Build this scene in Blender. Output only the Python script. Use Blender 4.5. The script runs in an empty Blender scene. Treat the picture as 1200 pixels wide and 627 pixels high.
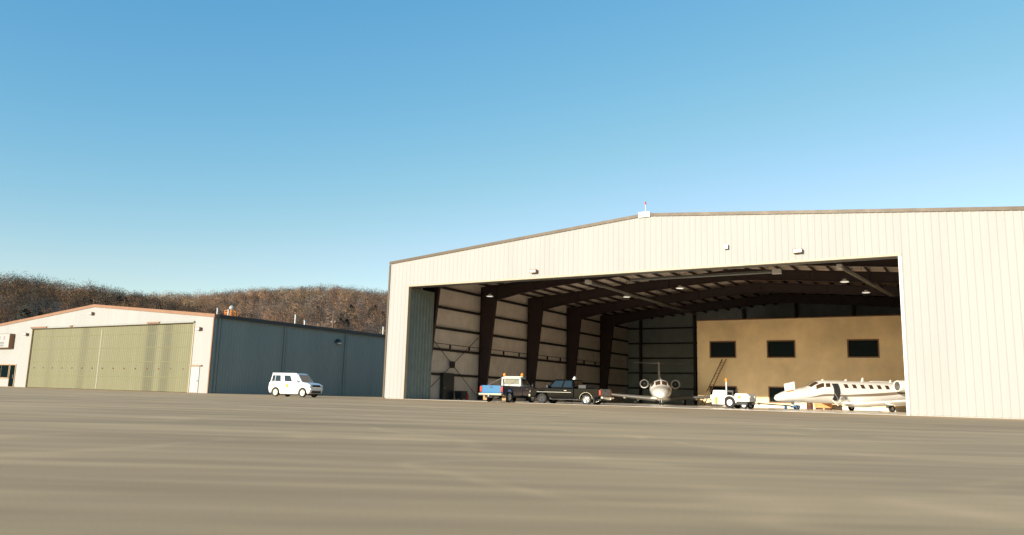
import bpy, bmesh, math, random
import numpy as np
from mathutils import Vector, Matrix
random.seed(7); rng = np.random.default_rng(7)
S = bpy.context.scene
COL = S.collection
R = math.radians

# ------------------------------------------------------------------ materials
def lin(n, a, b): n.links.new(a, b)

def mat(name, col, rough=.5, metal=0., var=.0, vscale=1.5, streak=None, bump=0., bscale=30., emit=0., coat=0., spec=.5, sheen=None):
    m = bpy.data.materials.new(name); m.use_nodes = True
    n = m.node_tree; b = n.nodes['Principled BSDF']
    b.inputs['Base Color'].default_value = (*col, 1); b.inputs['Roughness'].default_value = rough
    b.inputs['Metallic'].default_value = metal; b.inputs['Coat Weight'].default_value = coat
    b.inputs['Specular IOR Level'].default_value = spec
    if emit:
        b.inputs['Emission Color'].default_value = (*col, 1); b.inputs['Emission Strength'].default_value = emit
    if var or bump:
        tc = n.nodes.new('ShaderNodeTexCoord')
        mp = n.nodes.new('ShaderNodeMapping')
        if streak: mp.inputs['Scale'].default_value = streak
        lin(n, tc.outputs['Object'], mp.inputs['Vector'])
    if var:
        t = n.nodes.new('ShaderNodeTexNoise'); t.inputs['Scale'].default_value = vscale
        t.inputs['Detail'].default_value = 6; t.inputs['Roughness'].default_value = .62
        lin(n, mp.outputs[0], t.inputs['Vector'])
        r = n.nodes.new('ShaderNodeMapRange')
        r.inputs['From Min'].default_value = .3; r.inputs['From Max'].default_value = .7
        r.inputs['To Min'].default_value = 1 - var; r.inputs['To Max'].default_value = 1 + var * .5
        lin(n, t.outputs[0], r.inputs[0])
        mx = n.nodes.new('ShaderNodeVectorMath'); mx.operation = 'SCALE'
        mx.inputs[0].default_value = col; lin(n, r.outputs[0], mx.inputs['Scale'])
        lin(n, mx.outputs[0], b.inputs['Base Color'])
        r2 = n.nodes.new('ShaderNodeMapRange'); r2.inputs['To Min'].default_value = min(1, rough * 1.25)
        r2.inputs['To Max'].default_value = rough * .8
        lin(n, t.outputs[0], r2.inputs[0]); lin(n, r2.outputs[0], b.inputs['Roughness'])
    if bump:
        t2 = n.nodes.new('ShaderNodeTexNoise'); t2.inputs['Scale'].default_value = bscale; t2.inputs['Detail'].default_value = 4
        lin(n, tc.outputs['Object'], t2.inputs['Vector'])
        bp = n.nodes.new('ShaderNodeBump'); bp.inputs['Strength'].default_value = bump; bp.inputs['Distance'].default_value = .03
        lin(n, t2.outputs[0], bp.inputs['Height']); lin(n, bp.outputs[0], b.inputs['Normal'])
    return m

M = {}
M['cream'] = mat('cream_cladding', (.392, .388, .372), .62, spec=.25, var=.045, vscale=.6, streak=(1, 1, .12), bump=.05, bscale=2)
M['cream2'] = mat('cream_cladding_old', (.385, .385, .372), .62, spec=.25, var=.07, vscale=.5, streak=(1, 1, .15), bump=.05, bscale=2)
M['tan_trim'] = mat('brown_trim', (.11, .075, .042), .5, var=.12, vscale=1.)
M['jamb'] = mat('tan_jamb', (.42, .35, .25), .5, var=.1)
M['salmon'] = mat('salmon_trim', (.31, .165, .095), .5, var=.15, vscale=1.)
M['slate'] = mat('slate_cladding', (.185, .225, .215), .5, var=.08, vscale=.5, streak=(1, 1, .1))
M['gutter'] = mat('dark_gutter', (.02, .024, .026), .4)
M['olive'] = None
M['insul'] = mat('vinyl_insulation', (.78, .68, .60), .55, var=.16, vscale=.7, bump=.25, bscale=1.2)
M['insul_blue'] = mat('grey_liner', (.34, .38, .37), .55, var=.16, vscale=.7, bump=.2, bscale=1.2)
M['steel'] = mat('red_oxide_steel', (.036, .018, .017), .55, var=.2, vscale=2)
M['girt'] = mat('dark_girt_steel', (.02, .016, .016), .5, var=.2)
M['galv'] = mat('galvanised_steel', (.30, .31, .30), .4, .6, var=.15, vscale=3)
M['greengrey'] = mat('green_grey_steel', (.20, .235, .21), .5, var=.15)
M['white'] = mat('white_gloss_paint', (.86, .85, .82), .22, var=.03, vscale=2, coat=.5)
M['offwhite'] = mat('off_white_paint', (.62, .60, .53), .4, var=.06)
M['taupe'] = mat('taupe_stripe', (.24, .19, .14), .3, coat=.4)
M['glass'] = mat('dark_glass', (.012, .02, .024), .05, spec=.8)
M['cockpit'] = mat('cockpit_glass', (.07, .04, .02), .06, spec=.8)
M['pane'] = mat('office_pane', (.003, .010, .012), .2, spec=.03)
M['black'] = mat('black_paint', (.0035, .0035, .004), .14, coat=.08, spec=.2, var=.1)
M['blue_shaded'] = mat('shaded_blue_paint', (.010, .035, .09), .25, coat=.3, var=.06)  # blue truck's body, the shade on its side put into the colour
M['blue'] = mat('bright_blue_paint', (.015, .15, .33), .35, coat=.2, var=.06, vscale=3)
M['rubber'] = mat('tyre_rubber', (.022, .021, .02), .8, var=.15, vscale=8)
M['chrome'] = mat('chrome', (.78, .76, .72), .14, 1.)
M['alloy'] = mat('alloy_rim', (.62, .61, .58), .3, .8)
M['plastic'] = mat('dark_plastic', (.03, .031, .032), .55)
M['red'] = mat('red_lens', (.62, .035, .015), .25, coat=.5)
M['redpaint'] = mat('red_paint', (.55, .03, .02), .35)
M['amber'] = mat('amber_lens', (.85, .25, .02), .3, coat=.5)
M['yellow'] = mat('yellow_paint', (.78, .48, .04), .4)
M['orange'] = mat('orange_paint', (.70, .25, .04), .45, var=.2, vscale=5)
M['rust'] = mat('rust_brown', (.13, .05, .03), .6, var=.2)
M['lamp'] = mat('lamp_lens', (1., .95, .82), .4, emit=.45)
M['lampglass'] = mat('clear_lens', (.7, .7, .66), .15)
M['wood'] = mat('timber_pole', (.14, .09, .055), .85, var=.3, vscale=4, streak=(1, 1, .1))
M['tanwood'] = mat('window_frame_brown', (.22, .10, .04), .5)
M['tarp'] = mat('mud_flap', (.42, .27, .14), .7, var=.2)
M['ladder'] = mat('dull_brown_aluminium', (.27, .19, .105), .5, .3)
M['seat'] = mat('black_seat', (.025, .025, .025), .7)
M['bluebar'] = mat('blue_dolly_paint', (.01, .10, .27), .35)

BAND = (-11.17, 15.96, ((.345, .385, .8), (.745, .80, .66), (.835, .88, .70), (.13, .15, .88)))   # darker vertical bands of the olive door
def olive_mat():
    m = mat('olive_door_panel', (.178, .17, .09), .55, var=.07, vscale=.8, streak=(1, 1, .08))
    n = m.node_tree; b = n.nodes['Principled BSDF']
    tc = n.nodes.new('ShaderNodeTexCoord'); sx = n.nodes.new('ShaderNodeSeparateXYZ'); lin(n, tc.outputs['Object'], sx.inputs[0])
    mr = n.nodes.new('ShaderNodeMapRange'); mr.inputs['From Min'].default_value = BAND[0]; mr.inputs['From Max'].default_value = BAND[1]
    lin(n, sx.outputs[0], mr.inputs[0])
    r = n.nodes.new('ShaderNodeValToRGB'); e = r.color_ramp.elements; e[0].color = (1, 1, 1, 1); e[1].color = (1, 1, 1, 1)
    for c0_, c1_, k in BAND[2]:
        for q, v in ((c0_-.012, 1), (c0_+.008, k), (c1_-.008, k), (c1_+.012, 1)):
            z = e.new(q); z.color = (v, v, v, 1)
    lin(n, mr.outputs[0], r.inputs[0])
    src = b.inputs['Base Color'].links[0].from_socket
    mu = n.nodes.new('ShaderNodeMix'); mu.data_type = 'RGBA'; mu.blend_type = 'MULTIPLY'; mu.inputs[0].default_value = 1
    lin(n, src, mu.inputs[6]); lin(n, r.outputs[0], mu.inputs[7]); lin(n, mu.outputs[2], b.inputs['Base Color'])
    return m
M['olive'] = olive_mat()

def tan_wall_mat():
    m = mat('tan_wall_board', (.94, .69, .37), .34, var=.3, vscale=.2, bump=.12, bscale=.8)  # broad blotches paint reflected light into the board colour
    return m
M['tanwall'] = tan_wall_mat()

def apron_mat():
    m = bpy.data.materials.new('apron_asphalt'); m.use_nodes = True
    n = m.node_tree; b = n.nodes['Principled BSDF']; b.inputs['Roughness'].default_value = .82
    b.inputs['Specular IOR Level'].default_value = .3
    tc = n.nodes.new('ShaderNodeTexCoord')
    def noise(scale, mapscale, det, rot=R(32)):
        mp = n.nodes.new('ShaderNodeMapping'); mp.vector_type = 'TEXTURE'; mp.inputs['Rotation'].default_value = (0, 0, rot); mp.inputs['Scale'].default_value = [1/q for q in mapscale]
        lin(n, tc.outputs['Object'], mp.inputs['Vector'])
        t = n.nodes.new('ShaderNodeTexNoise'); t.inputs['Scale'].default_value = scale; t.inputs['Detail'].default_value = det
        lin(n, mp.outputs[0], t.inputs['Vector']); return t.outputs[0]
    def rng_(s, a, bb, f0=.3, f1=.7):
        r = n.nodes.new('ShaderNodeMapRange'); r.inputs['From Min'].default_value = f0; r.inputs['From Max'].default_value = f1
        r.inputs['To Min'].default_value = a; r.inputs['To Max'].default_value = bb; lin(n, s, r.inputs[0]); return r.outputs[0]
    def mul(a, bb):
        x = n.nodes.new('ShaderNodeMath'); x.operation = 'MULTIPLY'; lin(n, a, x.inputs[0]); lin(n, bb, x.inputs[1]); return x.outputs[0]
    big = rng_(noise(.06, (1, 1, 1), 3), .86, 1.12)
    mid = rng_(noise(.55, (.22, 1.3, 1), 5), .76, 1.2)
    st = rng_(noise(2.6, (.10, 1.4, 1), 5), .84, 1.16)
    fine = rng_(noise(55, (1, 1, 1), 3), .93, 1.07)
    f = mul(mul(big, mid), mul(st, fine))
    # pale sealed cracks: thin wandering lines where a slow noise crosses its mean
    c = noise(.16, (1, 1, 1), 3)
    s = n.nodes.new('ShaderNodeMath'); s.operation = 'SUBTRACT'; lin(n, c, s.inputs[0]); s.inputs[1].default_value = .5
    a = n.nodes.new('ShaderNodeMath'); a.operation = 'ABSOLUTE'; lin(n, s.outputs[0], a.inputs[0])
    f = mul(f, rng_(a.outputs[0], 1.14, 1., .0, .016))
    v = n.nodes.new('ShaderNodeVectorMath'); v.operation = 'SCALE'; v.inputs[0].default_value = (.535, .345, .175)
    lin(n, f, v.inputs['Scale']); lin(n, v.outputs[0], b.inputs['Base Color'])
    bp = n.nodes.new('ShaderNodeBump'); bp.inputs['Strength'].default_value = .108; bp.inputs['Distance'].default_value = .01
    lin(n, noise(40, (1, 1, 1), 5), bp.inputs['Height']); lin(n, bp.outputs[0], b.inputs['Normal'])
    return m
M['apron'] = apron_mat()
M['floor'] = mat('pale_epoxy_floor', (.82, .76, .66), .24, var=.1, vscale=.5, spec=.6)
M['grass'] = mat('dry_grass', (.16, .14, .055), .9, var=.35, vscale=.05)
M['litter'] = mat('leaf_litter', (.21, .145, .10), .95, var=.3, vscale=.03)

def airy(m, col=None, clear=.28):
    n = m.node_tree; b = n.nodes['Principled BSDF']; out = n.nodes['Material Output']
    tl = n.nodes.new('ShaderNodeBsdfTranslucent'); tr = n.nodes.new('ShaderNodeBsdfTransparent')
    if col is None: col = b.inputs['Base Color'].links[0].from_socket
    lin(n, col, tl.inputs[0])
    m1 = n.nodes.new('ShaderNodeMixShader'); m1.inputs[0].default_value = .4; lin(n, b.outputs[0], m1.inputs[1]); lin(n, tl.outputs[0], m1.inputs[2])
    m2 = n.nodes.new('ShaderNodeMixShader'); m2.inputs[0].default_value = clear; lin(n, m1.outputs[0], m2.inputs[1]); lin(n, tr.outputs[0], m2.inputs[2])
    lin(n, m2.outputs[0], out.inputs['Surface'])
def tint_mat(name, rough=.9):
    m = bpy.data.materials.new(name); m.use_nodes = True
    n = m.node_tree; b = n.nodes['Principled BSDF']; b.inputs['Roughness'].default_value = rough; b.inputs['Specular IOR Level'].default_value = .1
    a = n.nodes.new('ShaderNodeAttribute'); a.attribute_name = 'tint'; lin(n, a.outputs['Color'], b.inputs['Base Color'])
    airy(m, a.outputs['Color'])
    return m
M['twig'] = tint_mat('bare_twigs')
M['twig_one'] = mat('bare_twig_brown', (.20, .14, .105), .9, var=.3, vscale=.3)
airy(M['twig_one'])
M['needle'] = mat('evergreen_needles', (.030, .055, .034), .8, var=.35, vscale=.5)
M['bark'] = mat('grey_bark', (.11, .085, .065), .9, var=.3, vscale=2)

# ------------------------------------------------------------------ mesh builder
class MB:
    def __init__(s): s.v = []; s.f = []; s.m = []; s.sm = []
    def add(s, vs, fs, mi=0, smooth=False):
        o = len(s.v); s.v += [tuple(map(float, p)) for p in vs]
        for f in fs: s.f.append([i + o for i in f]); s.m.append(mi); s.sm.append(smooth)
        return s
    def box(s, a, b, mi=0):
        (x0, y0, z0), (x1, y1, z1) = a, b
        return s.add([(x0,y0,z0),(x1,y0,z0),(x1,y1,z0),(x0,y1,z0),(x0,y0,z1),(x1,y0,z1),(x1,y1,z1),(x0,y1,z1)],
              [(0,3,2,1),(4,5,6,7),(0,1,5,4),(1,2,6,5),(2,3,7,6),(3,0,4,7)], mi)
    def hexa(s, p, mi=0):
        return s.add(p, [(0,3,2,1),(4,5,6,7),(0,1,5,4),(1,2,6,5),(2,3,7,6),(3,0,4,7)], mi)
    def bar(s, a, b, w, h=None, mi=0):
        h = h or w; a = Vector(a); b = Vector(b); d = (b - a).normalized()
        u = Vector((0, 0, 1)) if abs(d.z) < .95 else Vector((1, 0, 0))
        r = d.cross(u).normalized(); u = r.cross(d)
        P = []
        for e in (a, b):
            for i, j in ((-1,-1),(1,-1),(1,1),(-1,1)): P.append(e + r * (w/2*i) + u * (h/2*j))
        return s.add(P, [(0,1,2,3),(7,6,5,4),(0,4,5,1),(1,5,6,2),(2,6,7,3),(3,7,4,0)], mi)
    def tube(s, pts, r, n=8, mi=0, cap=True):
        pts = [Vector(p) for p in pts]; rr = r if isinstance(r, (list, tuple)) else [r] * len(pts)
        V = []; F = []
        for k, p in enumerate(pts):
            d = (pts[min(k+1, len(pts)-1)] - pts[max(k-1, 0)]).normalized()
            u = Vector((0, 0, 1)) if abs(d.z) < .9 else Vector((1, 0, 0))
            a = d.cross(u).normalized(); b = a.cross(d)
            for i in range(n):
                t = 2*math.pi*i/n; V.append(p + a*(rr[k]*math.cos(t)) + b*(rr[k]*math.sin(t)))
        for k in range(len(pts)-1):
            for i in range(n): F.append((k*n+i, (k+1)*n+i, (k+1)*n+(i+1)%n, k*n+(i+1)%n))
        s.add(V, F, mi, True)
        if cap: s.add([V[i] for i in range(n)], [tuple(range(n))], mi); s.add(V[-n:], [tuple(range(n))[::-1]], mi)
        return s
    def lathe(s, prof, n=24, axis='x', c=(0, 0, 0), mi=0):
        V = []; F = []
        for (t, r) in prof:
            for i in range(n):
                a = 2*math.pi*i/n; q = (r*math.cos(a), r*math.sin(a))
                p = (t, q[0], q[1]) if axis == 'x' else (q[0], t, q[1]) if axis == 'y' else (q[0], q[1], t)
                V.append((p[0]+c[0], p[1]+c[1], p[2]+c[2]))
        for k in range(len(prof)-1):
            for i in range(n): F.append((k*n+i, k*n+(i+1)%n, (k+1)*n+(i+1)%n, (k+1)*n+i))
        return s.add(V, F, mi, True)
    def loft(s, secs, cap=True, mi=0, smooth=True):
        n = len(secs[0]); V = [p for q in secs for p in q]; F = []
        for k in range(len(secs)-1):
            for i in range(n): F.append((k*n+i, k*n+(i+1)%n, (k+1)*n+(i+1)%n, (k+1)*n+i))
        s.add(V, F, mi, smooth)
        if cap: s.add(secs[0], [tuple(range(n))[::-1]], mi); s.add(secs[-1], [tuple(range(n))], mi)
        return s
    def prism(s, poly, a, b, axis='y', mi=0):   # polygon in the plane across the axis, extruded from a to b
        def P(u, v, t): return (u, t, v) if axis == 'y' else (t, u, v) if axis == 'x' else (u, v, t)
        n = len(poly); V = [P(u, v, a) for u, v in poly] + [P(u, v, b) for u, v in poly]
        F = [tuple(range(n)), tuple(range(2*n-1, n-1, -1))] + [(i, n+i, n+(i+1)%n, (i+1)%n) for i in range(n)]
        return s.add(V, F, mi)
    def grid(s, P, mi=0, smooth=True):
        nu = len(P); nv = len(P[0]); V = [p for r in P for p in r]
        return s.add(V, [(i*nv+j, (i+1)*nv+j, (i+1)*nv+j+1, i*nv+j+1) for i in range(nu-1) for j in range(nv-1)], mi, smooth)
    def build(s, name, mats, parent=None, bevel=0., loc=None):
        me = bpy.data.meshes.new(name); me.from_pydata(s.v, [], s.f)
        mats = mats if isinstance(mats, (list, tuple)) else [mats]
        for m in mats: me.materials.append(m)
        me.polygons.foreach_set('material_index', s.m); me.polygons.foreach_set('use_smooth', s.sm)
        bm = bmesh.new(); bm.from_mesh(me); bmesh.ops.recalc_face_normals(bm, faces=bm.faces); bm.to_mesh(me); bm.free()
        o = bpy.data.objects.new(name, me); COL.objects.link(o)
        if parent: o.parent = parent
        if loc: o.location = loc
        if bevel:
            b = o.modifiers.new('bevel', 'BEVEL'); b.width = bevel; b.segments = 3; b.limit_method = 'ANGLE'; b.angle_limit = R(35)
            me.shade_smooth(); o.modifiers.new('wn', 'WEIGHTED_NORMAL').keep_sharp = False
        return o

def tag(o, label=None, cat=None, group=None, kind=None):
    if label: o['label'] = label
    if cat: o['category'] = cat
    if group: o['group'] = group
    if kind: o['kind'] = kind
    return o
def thing(name, label, cat, loc=(0, 0, 0), rz=0., group=None):
    o = bpy.data.objects.new(name, None); COL.objects.link(o); o.location = loc; o.rotation_euler = (0, 0, rz); o.empty_display_size = .2
    return tag(o, label, cat, group)
def copy_tree(o, parent=None):
    c = o.copy(); COL.objects.link(c)
    if parent: c.parent = parent
    for ch in list(o.children): copy_tree(ch, c)
    return c

# ------------------------------------------------------------------ camera, light, sky
cam = bpy.data.cameras.new('camera'); co = bpy.data.objects.new('camera', cam); COL.objects.link(co); S.camera = co
f, pitch, roll, yaw, H = 907.796, .1640, .0272, -.552, .5
import sys
PITCH, ROLL, YAW = pitch, roll, yaw
fw = Vector((math.sin(yaw)*math.cos(pitch), math.cos(yaw)*math.cos(pitch), math.sin(pitch)))
r0 = Vector((math.cos(yaw), -math.sin(yaw), 0)); u0 = r0.cross(fw)
rr = r0*math.cos(roll) + u0*math.sin(roll); uu = u0*math.cos(roll) - r0*math.sin(roll)
mw = Matrix((rr, uu, -fw)).transposed().to_4x4(); mw.translation = (0, 0, H); co.matrix_world = mw
cam.lens = f/1200*36; cam.sensor_width = 36; cam.clip_end = 6000; cam.clip_start = .05
cam.dof.use_dof = True; cam.dof.focus_distance = 58; cam.dof.aperture_fstop = 1.4

SUN_AZ, SUN_EL = R(12), R(14.5)     # the sun stands behind the camera, to the left
sd = Vector((-math.sin(SUN_AZ)*math.cos(SUN_EL), -math.cos(SUN_AZ)*math.cos(SUN_EL), math.sin(SUN_EL)))
sl = bpy.data.lights.new('sun', 'SUN'); sl.energy = 3.3; sl.angle = R(.5); sl.color = (1., .89, .72)
so = bpy.data.objects.new('sun', sl); COL.objects.link(so); so.rotation_euler = (-sd).to_track_quat('-Z', 'Y').to_euler(); so.location = (-60, -120, 60)
W = bpy.data.worlds.new('World'); S.world = W; W.use_nodes = True
n = W.node_tree; bg = n.nodes['Background']
sk = n.nodes.new('ShaderNodeTexSky'); sk.sky_type = 'NISHITA'; sk.sun_disc = False; sk.sun_elevation = SUN_EL
sk.sun_rotation = math.atan2(sd.x, sd.y); sk.air_density = 1.; sk.dust_density = .1; sk.ozone_density = 1.6
# the photograph's film response: each channel of the sky through its own gamma
sp_ = n.nodes.new('ShaderNodeSeparateColor'); cb = n.nodes.new('ShaderNodeCombineColor'); lin(n, sk.outputs[0], sp_.inputs[0])
for i, (k, g, op, c) in enumerate(((.56, 1.45, 'MINIMUM', .86), (1.15, .78, 'MAXIMUM', .84), (2.02, .39, 'MAXIMUM', .80))):
    pw = n.nodes.new('ShaderNodeMath'); pw.operation = 'POWER'; pw.inputs[1].default_value = g; lin(n, sp_.outputs[i], pw.inputs[0])
    ml = n.nodes.new('ShaderNodeMath'); ml.operation = 'MULTIPLY'; ml.inputs[1].default_value = k; lin(n, pw.outputs[0], ml.inputs[0])
    m2 = n.nodes.new('ShaderNodeMath'); m2.operation = 'MULTIPLY'; m2.inputs[1].default_value = c; lin(n, sp_.outputs[i], m2.inputs[0])
    m3 = n.nodes.new('ShaderNodeMath'); m3.operation = op; lin(n, ml.outputs[0], m3.inputs[0]); lin(n, m2.outputs[0], m3.inputs[1])
    lin(n, m3.outputs[0], cb.inputs[i])
lin(n, cb.outputs[0], bg.inputs['Color']); bg.inputs['Strength'].default_value = .108
vs = S.view_settings; vs.view_transform = 'Standard'; vs.look = 'None'; vs.exposure = 1.05; vs.gamma = 1
S.cycles.max_bounces = 8; S.cycles.transparent_max_bounces = 24; S.cycles.diffuse_bounces = 5; S.cycles.glossy_bounces = 4; S.cycles.use_denoising = True
S.cycles.sample_clamp_indirect = 6

# ------------------------------------------------------------------ ground and hills
def struct(o): o['kind'] = 'structure'; return o
struct(MB().add([(-170, -60, 0), (90, -60, 0), (90, 140, 0), (-170, 140, 0)], [(0, 1, 2, 3)]).build('apron', M['apron']))
struct(MB().add([(-4000, -4000, -.03), (4000, -4000, -.03), (4000, 4000, -.03), (-4000, 4000, -.03)], [(0, 1, 2, 3)]).build('ground', M['grass']))

def sstep(t): t = np.clip(t, 0, 1); return t*t*(3-2*t)
ELL = np.array([[-110, 5.5], [-85, 6.6], [-75, 6.8], [-65.3, 6.75], [-61.6, 6.55], [-59.7, 6.5], [-57.6, 6.25], [-55.5, 5.95], [-53, 5.5], [-50, 4.8], [-45, 3.2], [-40, 1.6], [-34, .2]])
ELR = np.array([[-110, 4.5], [-75, 5.3], [-60, 5.8], [-55.5, 6.15], [-54.2, 6.33], [-51.1, 6.8], [-47.5, 7.22], [-45.3, 7.45], [-42.9, 7.35], [-40.7, 7.28], [-35, 7.], [-20, 6.2], [0, 5.], [30, 4.], [60, 3.]])
def hill_fn(tab, R0, RR, drop=13.):
    def z(az, r):
        e = np.interp(az, tab[:, 0], tab[:, 1]); top = np.tan(np.radians(e))*RR - drop
        top = np.maximum(top, -2)
        wob = 2.2*np.sin(az*1.1 + r*.02) + 1.6*np.sin(az*.45 - r*.045)
        return np.where(r < RR, (top + wob*.4*np.clip((RR-r)/80, 0, 1))*sstep((r-R0)/(RR-R0))**.9, top*(1-.35*sstep((r-RR)/400))) - 1*(1-sstep((r-R0)/40))
    return z
hillL = hill_fn(ELL, 230, 480); hillR = hill_fn(ELR, 330, 700)
def polar(az, r): a = np.radians(az); return r*np.sin(a), r*np.cos(a)
def terrain(name, fn, az0, az1, r0, r1, na, nr):
    A, Q = np.meshgrid(np.linspace(az0, az1, na), np.linspace(r0, r1, nr), indexing='ij')
    X, Y = polar(A, Q); Z = fn(A, Q)
    P = [[(X[i, j], Y[i, j], Z[i, j]) for j in range(nr)] for i in range(na)]
    return struct(MB().grid(P).build(name, M['litter']))
terrain('near_hillside', hillL, -110, -34, 232, 760, 90, 50)
terrain('far_hillside', hillR, -110, 60, 332, 1100, 150, 50)

# ------------------------------------------------------------------ woodland
def crown_tris(rg, h, w, nface, size, low=.36):   # twig sprays spread through an egg-shaped crown; returns verts (n,4,3)
    d = rg.normal(size=(nface, 3)); d /= np.linalg.norm(d, axis=1)[:, None]
    rad = rg.uniform(.12, 1, nface)**.38
    lob = 1 + .22*np.sin(3*np.arctan2(d[:, 1], d[:, 0]) + rg.uniform(0, 6)) + .15*np.sin(5*d[:, 2]*2 + rg.uniform(0, 6))
    c = d*rad[:, None]*lob[:, None]*np.array([w/2, w/2, h*low]); c[:, 2] += h*(1-low)*.98
    a = d + rg.normal(size=(nface, 3))*.7; a /= np.linalg.norm(a, axis=1)[:, None]
    b = np.cross(a, rg.normal(size=(nface, 3))); b /= np.linalg.norm(b, axis=1)[:, None]
    L = size*rg.uniform(.6, 1.5, nface)[:, None]; Wd = L*.30
    return np.stack([c - a*L - b*Wd*.4, c - a*L*.2 + b*Wd, c + a*L, c + a*L*.1 - b*Wd], 1)
def trunk_quads(rg, h):
    V = []
    for k in range(4):
        t = 0 if k == 0 else rg.uniform(.3, .5)*h
        p = np.array([0, 0, t]); q = np.array([0, 0, h*.75]) if k == 0 else np.array([*rg.normal(size=2)*h*.18, h*rg.uniform(.65, .85)])
        r = h*.014 if k == 0 else h*.008
        for ax in (np.array([1, 0, 0]), np.array([0, 1, 0])): V.append(np.stack([p - ax*r, p + ax*r, q + ax*r*.4, q - ax*r*.4]))
    return np.array(V)
def forest(name, fn, az0, az1, r0, r1, step, cfun, fd, emin=2.2):
    pts = []
    r = r0
    while r < r1:
        da = math.degrees(step/r); az = np.arange(az0, az1, da); az = az + rng.uniform(-.45, .45, len(az))*da
        rj = r + rng.uniform(-.45, .45, len(az))*step
        z = fn(az, rj); ok = np.degrees(np.arctan2(z + 12, rj)) > emin
        pts += list(zip(az[ok], rj[ok], z[ok])); r += step
    Q = []; C = []; NR = []
    for az, rad, z in pts:
        h = rng.uniform(9.5, 13.5); x, y = polar(az, rad)
        q = np.concatenate([crown_tris(rng, h, h*rng.uniform(.8, 1.12), fd[0], fd[1], .42), trunk_quads(rng, h)])
        nr = (q - np.array([0, 0, h*.4])).reshape(-1, 3); NR.append(nr/np.linalg.norm(nr, axis=1)[:, None])
        q = q + np.array([x, y, z - .3]); col = np.array(cfun(az, rad, z))
        cc = np.repeat(col[None]*rng.uniform(.9, 1.1, len(q))[:, None], 1, 0); Q.append(q); C.append(cc)
    Q = np.concatenate(Q); C = np.concatenate(C); nq = len(Q)
    me = bpy.data.meshes.new(name); me.vertices.add(nq*4); me.vertices.foreach_set('co', Q.reshape(-1).astype(np.float32))
    me.loops.add(nq*4); me.loops.foreach_set('vertex_index', np.arange(nq*4, dtype=np.int32))
    me.polygons.add(nq); me.polygons.foreach_set('loop_start', np.arange(0, nq*4, 4, dtype=np.int32))
    me.update(calc_edges=True); me.polygons.foreach_set('use_smooth', np.ones(nq, bool)); me.normals_split_custom_set_from_vertices(np.concatenate(NR).astype(np.float32)); me.materials.append(M['twig'])
    at = me.attributes.new('tint', 'FLOAT_COLOR', 'POINT')
    at.data.foreach_set('color', np.concatenate([np.repeat(C, 4, 0), np.ones((nq*4, 1))], 1).reshape(-1).astype(np.float32))
    o = bpy.data.objects.new(name, me); COL.objects.link(o); o['kind'] = 'stuff'
    print(name, len(pts), 'trees', nq, 'quads')
    return o
BR = np.array([[.170, .100, .062], [.140, .088, .058], [.125, .085, .058], [.20, .118, .066], [.11, .080, .056], [.18, .12, .078]])
def colL(az, r, z):
    k = rng.random(); patch = math.sin(az*1.9 + r*.013) + math.sin(r*.05 - az*.6)
    c = BR[rng.integers(0, 5)]
    if patch < -.5 and k < .7: c = np.array([.058, .058, .050])
    elif k < .2: c = np.array([.085, .07, .055])
    return c*np.array([1.05, 1., .93])*rng.uniform(.7, 1.3)*1.95
def colR(az, r, z):
    t = z/75.
    c = BR[rng.integers(0, 6)]*(1.55 + .45*min(1, max(0, t)))
    if rng.random() < .12: c = np.array([.07, .065, .05])
    if math.sin(az*.8+1.5) > .4 and t > .6: c = c*np.array([1.05, 1.12, 1.1])
    return c*rng.uniform(.68, 1.32)*1.6
tag(forest('near_woodland', hillL, -78, -40, 330, 540, 8.6, colL, (620, .34)), 'dense brown leafless wood covering the nearer left hillside', 'woodland')
tag(forest('far_woodland', hillR, -66, -28, 450, 790, 9.4, colR, (420, .44)), 'brown and russet leafless wood covering the farther hillside', 'woodland')

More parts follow.
